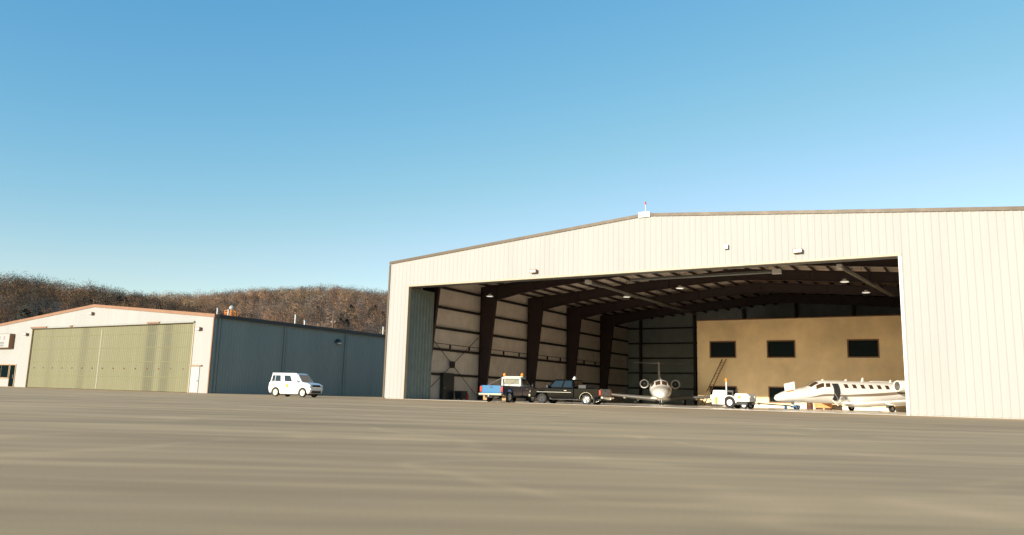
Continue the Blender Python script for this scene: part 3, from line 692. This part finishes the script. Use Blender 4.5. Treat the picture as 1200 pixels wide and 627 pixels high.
# ------------------------------------------------------------------ vehicles
def wheel(parent, x, y, r, wd, rim_mat, side, rimr=.62, name='wheel'):
    o = bpy.data.objects.new(name, None)
    w = MB(); h = wd/2
    w.lathe([(-h*.8, r*rimr), (-h, r*.86), (-h*.8, r*.97), (-h*.3, r), (h*.3, r), (h*.8, r*.97), (h, r*.86), (h*.8, r*rimr)], 28, 'y')
    w.lathe([(-h*.5, r*rimr), (h*.5, r*rimr)], 28, 'y')
    t = w.build(name, M['rubber'], parent, loc=(x, y, r))
    w = MB(); s = side
    w.lathe([(s*h*.82, r*rimr), (s*h*.86, r*rimr*.93), (s*h*.5, r*rimr*.84), (s*h*.6, r*.25), (s*h*.85, r*.16), (s*h*.88, 0)], 28, 'y')
    for k in range(5):
        a = 2*math.pi*k/5; w.bar((r*.15*math.cos(a), s*h*.72, r*.15*math.sin(a)), (r*rimr*.9*math.cos(a), s*h*.68, r*rimr*.9*math.sin(a)), .05, .04)
    w.build('rim', rim_mat, t); return t
def arch(cx, r, z0, a0=180, a1=0, n=12):
    return [(cx + r*math.cos(R(a0 + (a1-a0)*i/n)), z0 + r*math.sin(R(a0 + (a1-a0)*i/n))) for i in range(n+1)]
def face_pane(mb, p00, p10, p11, p01, u0, u1, v0, v1, off=.012, th=.01, mi=0):
    p = [Vector(q) for q in (p00, p10, p11, p01)]
    B = lambda u, v: p[0]*(1-u)*(1-v) + p[1]*u*(1-v) + p[2]*u*v + p[3]*(1-u)*v
    nn = (p[1]-p[0]).cross(p[3]-p[0]).normalized()
    q = [B(u0, v0), B(u1, v0), B(u1, v1), B(u0, v1)]
    mb.hexa([a + nn*(off-th) for a in q] + [a + nn*off for a in q], mi)

def cube_car():
    t = thing('car', 'small white boxy hatchback parked outside by the slate side wall', 'car', (-42.2, 39.6, 0), math.atan2(.208, .976)); t.scale = (.88, .93, 1.0)
    W2 = .85; r = .31
    prof = [(-1.93, .42), (-1.97, .62), (-1.93, .95), (-1.86, 1.04), (1.18, 1.04), (1.62, .99), (1.88, .90), (1.96, .78), (1.97, .42), (1.9, .25)] + arch(1.27, .38, .27, 0, 180) + [(.85, .2), (-.85, .2)] + arch(-1.27, .38, .27, 0, 180) + [(-1.85, .25)]
    MB().prism(prof, -W2, W2).build('body', M['white'], t, .07)
    b = [(-1.88, -.80, 1.0), (1.18, -.80, 1.0), (1.18, .80, 1.0), (-1.88, .80, 1.0)]; c = [(-1.78, -.70, 1.62), (.62, -.70, 1.62), (.62, .70, 1.62), (-1.78, .70, 1.62)]
    MB().hexa(b + c).build('cabin', M['white'], t, .09)
    MB().box((-1.8, -.66, 1.6), (.5, .66, 1.665)).build('roof', M['white'], t, .03)
    for s in (0, 1):
        w = MB(); q = (b[0], b[1], c[1], c[0]) if s == 0 else (b[2], b[3], c[3], c[2])
        f_ = (lambda a: a) if s == 0 else (lambda a: 1-a)
        for a0, a1 in ((.05, .145), (.16, .34), (.47, .70)):
            u0_, u1_ = sorted((f_(a0), f_(a1))); face_pane(w, *q, u0_, u1_, .12, .80)
        w.build('side_window', M['glass'], t, .02)
    w = MB(); face_pane(w, b[1], b[2], c[2], c[1], .08, .92, .12, .88); w.build('windshield', M['glass'], t, .02)
    w = MB(); face_pane(w, b[3], b[0], c[0], c[3], .1, .9, .15, .85); w.build('rear_window', M['glass'], t, .02)
    for s in (-1, 1):
        MB().box((1.86, s*.72-.14, .72), (1.985, s*.72+.14, .88)).build('headlight', M['lampglass'], t, .03)
        MB().box((-1.985, s*.7-.1, .5), (-1.9, s*.7+.1, .66)).build('taillight', M['red'], t, .02)
        MB().box((.72, s*.95-.1, 1.03), (.86, s*.95+.1, 1.19)).build('mirror', M['white'], t, .03)
        for x in (1.27, -1.27): wheel(t, x, s*.75, r, .2, M['offwhite'], s, .7)
    MB().box((1.93, -.52, .72), (1.985, .52, .87)).build('grille', M['plastic'], t, .02)
    MB().box((1.935, -.5, .66), (1.99, .5, .70)).build('grille_trim', M['chrome'], t)
    MB().box((1.9, -.82, .5), (2.03, .82, .64)).build('front_bumper', M['white'], t, .04)
    MB().box((1.9, -.6, .3), (2.0, .6, .46)).build('air_intake', M['plastic'], t, .02)
    MB().box((-1.7, -.7, .16), (1.7, .7, .3)).build('underbody', M['plastic'], t)
    w = MB(); w.lathe([(-W2-.006, 0), (-W2-.006, .13), (-W2+.01, .13)], 20, 'y', (-.2, 0, .78)); w.lathe([(W2+.006, 0), (W2+.006, .13), (W2-.01, .13)], 20, 'y', (-.2, 0, .78)); w.build('door_emblem', M['yellow'], t)
    for s in (-1, 1): MB().box((.05, s*.86-.015, .93), (.22, s*.86+.015, .97)).build('door_handle', M['white'], t)
cube_car()

def pickup(label, loc, rz, body, upper, tail, cab, bumper, rim, beacons=False):
    """front towards +x; cab = (rear x, front x) of the cab floor"""
    t = thing('pickup_truck', label, 'pickup truck', loc, rz)
    W2, r = .98, .40; c0, c1 = cab; LF, LR = 2.85, -2.85
    fx, rx = 1.85, -1.75
    prof = [(c0, .5), (c0, 1.22), (c1, 1.24), (c1+.25, 1.22), (LF-.25, 1.14), (LF-.02, 1.02), (LF, .55)] + [(LF-.1, .48)] + arch(fx, .5, .48, 0, 180)
    MB().prism(prof, -W2, W2).build('cab_body', body, t, .06)
    for s in (-1, 1):
        bp = [(LR+.03, .62), (LR+.03, 1.22), (c0-.03, 1.22), (c0-.03, .5)] + arch(rx, .5, .48, 0, 180)
        a, b = sorted((s*W2, s*(W2-.14))); MB().prism(bp, a, b).build('bed_side', body, t, .03)
    MB().box((LR+.05, -W2+.15, .66), (c0-.04, W2-.15, .74)).build('bed_floor', M['plastic'], t)
    MB().box((c0-.1, -W2+.15, .75), (c0-.04, W2-.15, 1.2)).build('bed_bulkhead', body, t)
    tg = MB().box((LR, -W2+.17, .66), (LR+.07, W2-.17, 1.22)).build('tailgate', tail, t, .02)
    MB().box((LR-.02, -.12, 1.05), (LR-.002, .12, 1.12)).build('handle', M['plastic'], tg)
    b = [(c0+.02, -.92, 1.2), (c1+.05, -.92, 1.2), (c1+.05, .92, 1.2), (c0+.02, .92, 1.2)]; q = [(c0+.14, -.76, 1.92), (c1-.62, -.76, 1.92), (c1-.62, .76, 1.92), (c0+.14, .76, 1.92)]
    MB().hexa(b + q).build('cab_upper', upper, t, .08)
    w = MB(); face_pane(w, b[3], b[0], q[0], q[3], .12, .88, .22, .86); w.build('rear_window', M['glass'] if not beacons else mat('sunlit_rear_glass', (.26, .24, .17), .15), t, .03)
    w = MB(); face_pane(w, b[1], b[2], q[2], q[1], .06, .94, .1, .9); w.build('windshield', M['glass'], t, .03)
    for s in (0, 1):
        w = MB(); qd = (b[0], b[1], q[1], q[0]) if s == 0 else (b[2], b[3], q[3], q[2]); f_ = (lambda a: a) if s == 0 else (lambda a: 1-a)
        spans = ((.10, .88),) if c1-c0 < 2.0 else ((.07, .40), (.47, .90))
        for a0, a1 in spans:
            u0_, u1_ = sorted((f_(a0), f_(a1))); face_pane(w, *qd, u0_, u1_, .14, .82)
        w.build('side_window', M['glass'], t, .02)
    for s in (-1, 1):
        MB().box((LR-.02, s*.9-.075, .74), (LR+.1, s*.9+.085 if s > 0 else s*.9+.075, 1.14)).build('taillight', M['red'], t, .02)
        MB().box((LF-.12, s*.78-.17, .84), (LF+.02, s*.78+.17, 1.0)).build('headlight', M['lampglass'], t, .03)
        MB().box((c1-.25, s*1.12-.12, 1.22), (c1-.1, s*1.12+.12, 1.46)).build('mirror', M['plastic'], t, .03)
        MB().box((rx-.62, s*.82-.16, .14), (rx-.58, s*.82+.16, .62)).build('mud_flap', M['tarp'] if beacons else M['plastic'], t)
        MB().box((c0+.55, s*(W2+.012)-.012, 1.02), (c0+.75, s*(W2+.012)+.012, 1.07)).build('door_handle', M['chrome'], t)
        wheel(t, fx, s*.83, r, .27, rim if beacons else M['plastic'], s, .64); wheel(t, rx, s*.83, r, .27, rim, s, .64)  # black pickup's front rims darkened to stand in for shade
    MB().box((LR-.2, -W2, .48), (LR-.03, W2, .66)).build('rear_bumper', bumper, t, .03)
    MB().box((LF-.05, -W2, .5), (LF+.12, W2, .72)).build('front_bumper', bumper, t, .03)
    MB().box((LF-.05, -.58, .76), (LF+.025, .58, 1.02)).build('grille', M['chrome'], t, .02)
    MB().box((-2.7, -.55, .34), (2.6, .55, .52)).build('chassis', M['plastic'], t)
    MB().tube([(rx, -.75, r), (rx, .75, r)], .08, 8).lathe([(-.2, .05), (-.1, .17), (.1, .17), (.2, .05)], 12, 'y', (rx, 0, r)).build('rear_axle', M['plastic'], t)
    MB().bar((LR-.4, 0, .45), (LR+.2, 0, .45), .07).lathe([(.48, .03), (.53, .045), (.57, .02)], 10, 'z', (LR-.36, 0, 0)).build('tow_hitch', M['alloy'], t)
    if beacons:
        MB().box((c0+.22, -.86, 1.94), (c0+.32, .86, 1.99)).build('light_bar', M['offwhite'], t)
        for s in (-1, 1):
            bcn = MB().lathe([(1.99, .10), (2.02, .12), (2.16, .12), (2.24, .05), (2.25, 0)], 16, 'z', (c0+.27, s*.78, 0)).build('beacon', M['amber'], t)
        MB().tube([(c0+.1, .82, 1.9), (LR+.9, .9, 1.22)], .02, 6).tube([(c0+.1, -.82, 1.9), (LR+.9, -.9, 1.22)], .02, 6).build('rack_brace', M['offwhite'], t)
        w = MB(); q0, q1 = c0-.06, c0-.015
        w.box((q0, -.85, 1.24), (q1, -.72, 1.9)).box((q0, .72, 1.24), (q1, .85, 1.9)).box((q0, -.72, 1.8), (q1, .72, 1.9)); w.build('window_guard', M['offwhite'], t)
    else:
        MB().box((c0-.9, -.8, 1.225), (c0-.3, .8, 1.5)).build('tool_box', M['plastic'], t, .03)
        MB().box((c0+.3, -.12, 1.93), (c0+.5, .12, 2.03)).lathe([(2.03, .09), (2.12, .09), (2.17, .02)], 12, 'z', (c0+.4, 0, 0)).build('roof_lamp', M['lampglass'], t)
        w = MB()
        for s in (-1, 1): w.box((c0+.2, s*(W2+.008)-.008, .9), (LF-.6, s*(W2+.008)+.008, .92))
        w.build('side_moulding', M['alloy'], t)
        for s in (-1, 1):
            MB().prism([(x, z) for x, z in arch(rx, .515, .44, 0, 180)] + [(x, z) for x, z in arch(rx, .49, .44, 180, 0)], s*W2-.03, s*W2+.03).build('arch_trim', M['chrome'], t)
    return t
pickup('bright blue pickup with amber roof beacons, tail towards the apron at the hangar doorway', (-31.45, 51.35, 0), R(91.5), M['blue_shaded'], M['offwhite'], M['blue'], (.1, 1.55), M['chrome'], M['alloy'], True)
pickup('black pickup with chrome wheels standing side on in the hangar doorway', (-26.3, 51.3, 0), math.atan2(-.01, -1.), M['black'], M['black'], M['galv'], (-.75, 1.45), M['chrome'], M['chrome']).scale = (1, 1, .93)

def tug():
    t = thing('tow_tractor', 'small white airport tow tractor with an amber beacon on a mast', 'tow tractor', (-16.45, 59.0, 0), R(-12))
    # +x points to picture right (its front, towards the aircraft)
    MB().box((-1.45, -.62, .3), (1.35, .62, .52)).build('chassis', M['plastic'], t)
    MB().prism([(-1.5, .28), (-1.5, .62), (-1.62, .66), (-1.62, .9), (-1.45, 1.0), (-1.38, 1.34), (-.42, 1.34), (-.42, .28)], -.68, .68).build('rear_box', M['white'], t, .04)
    MB().prism([(.35, .52), (.35, 1.12), (1.3, 1.12), (1.47, .98), (1.5, .52)], -.58, .58).build('hood', M['white'], t, .06)
    MB().box((.62, -.6, .75), (.8, -.575, .93)).lathe([(-.605, 0), (-.605, .1), (-.58, .1)], 16, 'y', (.75, 0, .86)).build('side_lamp', M['yellow'], t)
    for s in (-1, 1):
        MB().prism(arch(-.02, .56, .42, 0, 180) + arch(-.02, .49, .42, 180, 0), *sorted((s*.42, s*.74))).build('fender', M['white'], t, .015)
        wheel(t, -.02, s*.58, .44, .28, M['white'], s, .5); wheel(t, 1.05, s*.5, .27, .2, M['white'], s, .55)
        MB().box((1.47, s*.38-.1, .8), (1.52, s*.38+.1, .95)).build('headlight', M['lampglass'], t, .02)
    MB().box((-.36, -.3, .6), (.1, .3, .74)).box((-.42, -.3, .74), (-.3, .3, 1.2)).build('seat', M['seat'], t, .04)
    st = MB().tube([(.42, 0, 1.0), (.2, 0, 1.32)], .03, 8)
    st.tube([(.2+.10*math.cos(a)*.55, .19*math.sin(a), 1.32+.19*math.cos(a)*.75) for a in [2*math.pi*i/16 for i in range(17)]], .018, 6); st.build('steering_wheel', M['plastic'], t)
    ms = MB().tube([(-.36, -.5, .9), (-.36, -.5, 1.98)], .05, 8).build('mast', M['white'], t)
    MB().lathe([(1.98, .09), (2.02, .11), (2.18, .11), (2.26, .03)], 14, 'z', (-.36, -.5, 0)).build('beacon', M['amber'], t)
    MB().tube([(-1.1, -.76, .34), (-1.1, -.76, .82)], .1, 12).build('gas_bottle', M['yellow'], t)
    MB().box((-.8, -.7, .5), (-.75, -.685, .95)).build('panel_seam', M['galv'], t)
    MB().bar((1.4, 0, .4), (1.75, 0, .4), .08).build('hitch', M['plastic'], t)
    MB().box((-1.95, -.1, .92), (-1.55, .1, 1.0)).build('rear_coupler', M['alloy'], t)
tug()

def jet(label, nose, hd, door_open, wing_mat):
    h = Vector((hd[0], hd[1])).normalized(); rz = math.atan2(h.y, h.x)
    # local: x forward (nose at x = 9), origin on the floor below the wing
    t = thing('jet', label, 'jet aircraft', (nose[0] - h.x*9, nose[1] - h.y*9, .012), rz)
    st = np.array([0, .12, .3, .6, 1, 1.5, 2, 2.6, 3.0, 3.4, 3.8, 4.3, 5, 7, 10, 11.3, 12.5, 13.8, 15, 16])
    zt = np.array([.88, 1.09, 1.20, 1.34, 1.49, 1.61, 1.70, 1.81, 1.92, 2.15, 2.33, 2.43, 2.46, 2.46, 2.46, 2.43, 2.39, 2.34, 2.28, 2.22])
    zb = np.array([.84, .69, .635, .605, .59, .58, .60, .58, .57, .565, .56, .56, .56, .56, .58, .70, .95, 1.32, 1.72, 2.05])
    wd = np.array([.03, .22, .34, .48, .60, .70, .77, .81, .85, .88, .90, .92, .925, .925, .92, .87, .75, .55, .32, .10])*1.16
    def cs(s):
        def hermite(y):
            m = np.gradient(y, st); k = min(max(int(np.searchsorted(st, s)-1), 0), len(st)-2); d = st[k+1]-st[k]; u = (s-st[k])/d
            return (1+2*u)*(1-u)**2*y[k] + u*(1-u)**2*d*m[k] + u*u*(3-2*u)*y[k+1] + u*u*(u-1)*d*m[k+1]
        return hermite(zt), hermite(zb), hermite(wd)
    def sp(s, th, off=0.):
        a, b, w_ = cs(s); zc = (a+b)/2; hh = (a-b)/2
        return Vector((9 - s, (w_+off)*math.cos(R(th)), zc + (hh+off)*math.sin(R(th))))
    SS = list(np.linspace(0.0, 1, 11)) + list(np.linspace(1.2, 16, 60)); NT = 48
    w = MB(); w.loft([[sp(s, 360*i/NT) for i in range(NT)] for s in SS])
    # taupe flash along each side, laid on the skin
    for sg in (0, 1):
        A = (lambda a: a) if sg == 0 else (lambda a: 180-a)
        P = []
        for s in np.linspace(2.2, 5.2, 24):
            hw = 5.5*math.sin(math.pi*min(1, max(.02, (s-2.2)/3.6))); P.append([sp(s, A(-16+hw*k), .008) for k in (-1, -.3, .3, 1)])
        w.grid(P, 1)
        P = []
        for s in np.linspace(5.2, 14.4, 50):
            u = (s-5.2)/9.2; c = -20 + 38*u**1.2; hw = 4.2 + 3*math.sin(math.pi*u); P.append([sp(s, A(c+hw*k), .008) for k in (-1, -.3, .3, 1)])
        w.grid(P, 1)
    w.build('fuselage', [M['white'], M['taupe']], t)
    def patch(name, s0, s1, t0, t1, m, par=t, off=.012, n=10, skew=0.):
        P = []
        for i in range(n+1):
            P.append([sp(s0 + (s1-s0)*i/n + skew*(j/n), t0 + (t1-t0)*j/n, off) for j in range(n+1)])
        o = MB().grid(P).build(name, m, par); sd_ = o.modifiers.new('s', 'SOLIDIFY'); sd_.thickness = .012; sd_.offset = -1; return o
    for sg in (0, 1):
        A = (lambda a: a) if sg == 0 else (lambda a: 180-a)
        patch('windshield', 3.02, 3.72, A(58), A(86), M['cockpit'])
        patch('cockpit_window', 3.25, 3.95, A(27), A(51), M['cockpit'], skew=.15)
        patch('cockpit_window', 4.1, 4.5, A(24), A(46), M['cockpit'], skew=.12)
        for k in range(7):
            if k == 0 and sg == 0 and door_open: continue
            patch('cabin_window', 5.05+.78*k, 5.40+.78*k, A(20), A(42), M['cockpit'], n=5, skew=.0)
    for s, hh in ((4.4, .1), (6.6, .14), (8.2, .30), (10.9, .22)):
        a = cs(s)[0]; MB().hexa([(9-s+.12, -.015, a-.03), (9-s-.14, -.015, a-.03), (9-s-.14, .015, a-.03), (9-s+.12, .015, a-.03), (9-s-.02, -.01, a+hh), (9-s-.14, -.01, a+hh), (9-s-.14, .01, a+hh), (9-s-.02, .01, a+hh)]).build('antenna', M['white'], t)
    def foil(c, p, axis, th, n=14):   # aerofoil section: leading edge p, chord c running aft
        q = []
        for i in range(n):
            a = 2*math.pi*i/n; xx = .5*(1+math.cos(a)); zz = th*c*2.2*math.sin(a)*math.sqrt(max(0, 1-xx))*(.35+.65*xx**.4 if xx > 0 else .35)*.5
            e = (0, 0, zz) if axis == 'z' else (0, zz, 0)
            q.append(Vector(p) + Vector((-c*(1-xx) if False else -c*xx, 0, 0)) + Vector(e))
        return q
    for s in (-1, 1):
        secs = [foil(3.0, (2.5, s*.5, .56), 'z', .13), foil(2.7, (2.3, s*1.0, .60), 'z', .13), foil(1.9, (1.5, s*4.2, .84), 'z', .12), foil(1.15, (.65, s*7.3, 1.10), 'z', .1), foil(.7, (.35, s*7.5, 1.13), 'z', .06)]
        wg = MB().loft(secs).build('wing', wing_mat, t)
        MB().lathe([(.85, .02), (.8, .08), (.3, .12), (-.2, .05), (-.3, .01)], 12, 'x', (0, s*7.48, 1.13)).build('wingtip_light', M['lampglass'], wg)
        MB().lathe([(1.2, .02), (.9, .12), (.1, .16), (-.8, .1), (-1.2, .02)], 12, 'x', (.3, s*3.6, .66)).build('flap_fairing', M['white'], wg)
        ez, ey, ex = 2.12, s*1.62, -1.35
        w = MB(); w.lathe([(.05, .36), (.10, .385), (.13, .42), (.08, .455), (-.1, .475), (-.6, .5), (-1.5, .5), (-2.3, .44), (-2.9, .33), (-2.9, .29), (-2.3, .3)], 28, 'x', (ex, ey, ez))
        en = w.build('engine', M['white'], t)
        w = MB(); w.lathe([(.051, .362), (-.1, .355), (-.45, .36)], 28, 'x', (ex, ey, ez)); w.build('intake_duct', M['alloy'], en)
        w = MB(); w.lathe([(-.44, .358), (-.45, .1)], 28, 'x', (ex, ey, ez)); w.build('fan', M['plastic'], en)
        w = MB(); w.lathe([(-.2, .0), (-.25, .05), (-.38, .1), (-.46, .12)], 20, 'x', (ex, ey, ez)); w.build('spinner', M['tarp'], en)
        w = MB(); w.hexa([(ex-.4, s*.6, 1.98), (ex-2.3, s*.5, 2.0), (ex-2.3, s*1.25, 2.03), (ex-.5, s*1.25, 2.02), (ex-.5, s*.6, 2.14), (ex-2.2, s*.5, 2.12), (ex-2.2, s*1.25, 2.16), (ex-.6, s*1.25, 2.17)]); w.build('pylon', M['white'], t, .02)
        # main gear
        gx, gy = .05, s*2.35
        g = MB().tube([(gx, gy, .28), (gx+.05, gy, .75)], .06, 10).bar((gx-.35, gy, .62), (gx, gy, .32), .05).bar((gx, gy-s*.55, .64), (gx, gy, .34), .045).build('main_gear', M['offwhite'], t)
        w = MB(); w.lathe([(-.1, .13), (-.11, .22), (-.06, .28), (.06, .28), (.11, .22), (.1, .13)], 24, 'y', (gx, gy+s*.16, .28)); w.build('tyre', M['rubber'], g)
        w = MB(); w.lathe([(-.07, .135), (-.06, .05), (-.06, 0)], 20, 'y', (gx, gy+s*.16, .28)); w.lathe([(.07, .135), (.06, .05), (.06, 0)], 20, 'y', (gx, gy+s*.16, .28)); w.build('rim', M['alloy'], g)
        MB().hexa([(gx-.3, gy-s*.12, .3), (gx+.3, gy-s*.12, .3), (gx+.3, gy-s*.09, .3), (gx-.3, gy-s*.09, .3), (gx-.4, gy-s*.2, .72), (gx+.4, gy-s*.2, .72), (gx+.4, gy-s*.17, .72), (gx-.4, gy-s*.17, .72)]).build('gear_door', M['white'], g)
    w = MB(); secs = []
    for s_, hw, dp in ((5.3, .1, .02), (5.8, .6, .10), (6.6, 1.0, .17), (8, 1.1, .2), (9.6, 1.02, .19), (10.6, .7, .12), (11.4, .15, .03)):
        secs.append([(9-s_, hw*math.cos(R(a)), .62 + (dp if math.sin(R(a)) < 0 else .22)*math.sin(R(a))) for a in range(0, 360, 20)])
    w.loft(secs); w.build('belly_fairing', M['white'], t)
    MB().loft([foil(3.6, (-3.1, 0, 2.25), 'y', .1), foil(2.5, (-4.5, 0, 3.4), 'y', .09), foil(1.8, (-5.6, 0, 4.45), 'y', .09)]).build('fin', M['white'], t)
    MB().lathe([(.5, .01), (.35, .09), (-.3, .14), (-1.4, .12), (-2.0, .02)], 14, 'x', (-5.5, 0, 4.52)).build('fin_bullet', M['white'], t)
    for s in (-1, 1): MB().loft([foil(1.5, (-5.7, 0, 4.5), 'z', .1), foil(.75, (-6.5, s*2.75, 4.58), 'z', .09)]).build('tailplane', M['galv'], t)
    g = MB().tube([(7.0, 0, .2), (7.1, 0, .7)], .05, 10).bar((7.0, 0, .4), (6.5, 0, .66), .04).build('nose_gear', M['offwhite'], t)
    for s in (-1, 1):
        w = MB(); w.lathe([(-.06, .09), (-.07, .16), (-.04, .2), (.04, .2), (.07, .16), (.06, .09)], 20, 'y', (7.0, s*.13, .2)); w.build('tyre', M['rubber'], g)
        w = MB(); w.lathe([(s*.05, .1), (s*.055, .04), (s*.055, 0)], 16, 'y', (7.0, s*.13, .2)); w.build('rim', M['alloy'], g)
        MB().box((6.75, s*.22-.01, .34), (7.35, s*.22+.01, .62)).build('gear_door', M['white'], g)
    MB().box((6.98, -.06, .62), (7.12, .06, .72)).lathe([(7.12, .09), (7.14, .02)], 12, 'x', (0, 0, .55)).build('taxi_light', M['lampglass'], g)
    if door_open:
        dk = patch('door_opening', 4.75, 5.34, -48, 44, M['plastic'], off=.015, n=14)
        a = sp(5.07, -48); y0 = a.y
        w = MB(); L = Vector((0, .72, -.36)); b_ = a + Vector((0, .05, 0))
        for k in range(4):
            p = b_ + L*((k+.5)/4); w.box((p.x-.28, p.y-.1, p.z-.02), (p.x+.28, p.y+.1, p.z+.02))
        for s in (-1, 1): w.bar(b_ + Vector((s*.3, 0, .04)), b_ + L + Vector((s*.3, .05, -.02)), .04, .12)
        ad = w.build('airstair', M['offwhite'], t)
        w = MB()
        for s in (-1, 1): w.tube([b_ + Vector((s*.3, .0, .95)), b_ + L + Vector((s*.3, 0, .55)), b_ + L + Vector((s*.3, 0, .0))], .018, 6)
        w.build('handrail', M['alloy'], ad)
        # the upper door half swung forward-out, seen edge on as a grey panel
        MB().hexa([(9-5.48, .90, .9), (9-5.95, 1.02, .9), (9-5.95, 1.06, .9), (9-5.48, .94, .9), (9-5.48, .86, 1.75), (9-5.9, .98, 1.75), (9-5.9, 1.02, 1.75), (9-5.48, .9, 1.75)]).build('door_panel', M['galv'], t)
        patch('baggage_bay', .9, 1.5, 50, 66, M['orange'], off=.012)
        p0, p1 = sp(.8, 68, .02), sp(1.7, 68, .02); up = Vector((0, -.12, .62)); th = Vector((0, .04, .01))
        MB().hexa([p0, p1, p1+th, p0+th, p0+up, p1+up, p1+up+th, p0+up+th]).build('baggage_door', M['white'], t, .02)
    return t
jet('white jet facing out with a taupe flash, open cabin door and raised nose hatch', (-15., 65.5), (-.71, -.70), True, M['white'])
jet('white jet seen nose on deep in the hangar beside the black pickup', (-25.9, 69.), (.37, -.93), False, mat('shaded_wing_grey', (.17, .165, .155), .55))  # this jet's wings are darker: their shade is put into the colour

# ------------------------------------------------------------------ small things
t = thing('tow_bar', 'dark tow bar on small blue wheels between tractor and jet nose wheel', 'tow bar', (-14.6, 58.9, .0), math.atan2(66.6-58.9, -13.7+14.6))
L = math.hypot(66.6-58.9, .9)
MB().tube([(0, 0, .42), (L-.9, 0, .3), (L-.35, 0, .22)], .045, 8).build('bar', M['plastic'], t)
MB().bar((L-.75, -.4, .28), (L-.75, .4, .28), .07).build('axle', M['bluebar'], t)
for s in (-1, 1):
    w = MB(); w.lathe([(-.06, .0), (-.06, .15), (-.04, .19), (.04, .19), (.06, .15), (.06, 0)], 20, 'y', (L-.75, s*.45, .19)); w.build('wheel', M['bluebar'], t)
MB().box((L-.4, -.16, .16), (L-.2, .16, .3)).build('head', M['bluebar'], t)
MB().tube([(.0, 0, .42), (-.2, 0, .42)], .09, 10).build('tow_eye', M['plastic'], t)

def cart(x, y):
    t = thing('tool_cabinet', 'orange tool cabinet on castors on the floor behind the open jet', 'tool cabinet', (x, y, .012))
    MB().box((-.75, -.3, .14), (.75, .3, .98)).build('body', M['orange'], t, .02)
    for k in range(4): MB().box((-.68, -.325, .2+k*.19), (.68, -.302, .36+k*.19)).build('drawer', M['orange'], t, .01)
    MB().box((-.78, -.33, .985), (.78, .33, 1.03)).build('top', M['plastic'], t)
    for sx in (-1, 1):
        for sy in (-1, 1): MB().lathe([(-.03, 0), (-.03, .06), (.03, .06), (.03, 0)], 14, 'y', (sx*.62, sy*.2, .065)).build('castor', M['rubber'], t)
cart(-13.55, 78.6)
t = thing('steel_drum', 'rust brown steel drum standing left of the orange tool cabinet', 'drum', (-14.75, 78.6, .012))
MB().lathe([(0, .0), (0, .28), (.02, .29), (.29, .285), (.3, .3), (.31, .285), (.58, .285), (.59, .3), (.6, .285), (.87, .29), (.88, .28), (.86, .26), (.86, 0)], 24, 'z').build('barrel', M['rust'], t)
MB().lathe([(.86, .0), (.9, .04), (.9, 0)], 12, 'z', (.14, 0, 0)).build('bung', M['galv'], t)
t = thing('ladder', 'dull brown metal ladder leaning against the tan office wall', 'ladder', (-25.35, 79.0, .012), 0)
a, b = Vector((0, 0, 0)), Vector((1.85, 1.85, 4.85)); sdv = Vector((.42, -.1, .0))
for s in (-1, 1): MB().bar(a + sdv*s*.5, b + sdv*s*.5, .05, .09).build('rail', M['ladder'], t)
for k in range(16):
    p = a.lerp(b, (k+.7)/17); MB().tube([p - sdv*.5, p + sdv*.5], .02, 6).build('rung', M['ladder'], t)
t = thing('fire_extinguisher', 'red fire extinguisher standing by the dark bin at the left wall', 'fire extinguisher', (-41.6, 60.2, .012))
MB().lathe([(0, 0), (0, .11), (.02, .12), (.42, .12), (.5, .08), (.54, .035), (.58, .03), (.58, 0)], 18, 'z').build('cylinder', M['redpaint'], t)
MB().bar((-.02, 0, .6), (.14, 0, .64), .03).bar((-.02, 0, .58), (.13, 0, .57), .025).build('handle', M['plastic'], t)
MB().tube([(.03, 0, .58), (.14, .02, .5), (.15, .03, .25), (.13, .03, .15)], .015, 6).build('hose', M['plastic'], t)
t = thing('storage_bin', 'dark lidded storage bin against the left wall of the open hangar', 'bin', (-41.85, 59.55, .012))
MB().hexa([(-.32, -.42, .08), (.32, -.42, .08), (.32, .42, .08), (-.32, .42, .08), (-.38, -.5, .72), (.38, -.5, .72), (.38, .5, .72), (-.38, .5, .72)]).build('body', M['gutter'], t, .03)
MB().box((-.41, -.53, .725), (.41, .53, .80)).build('lid', M['plastic'], t, .03)
for s in (-1, 1): MB().lathe([(-.04, 0), (-.04, .1), (.04, .1), (.04, 0)], 14, 'y', (-.22, s*.38, .1)).build('wheel', M['rubber'], t)
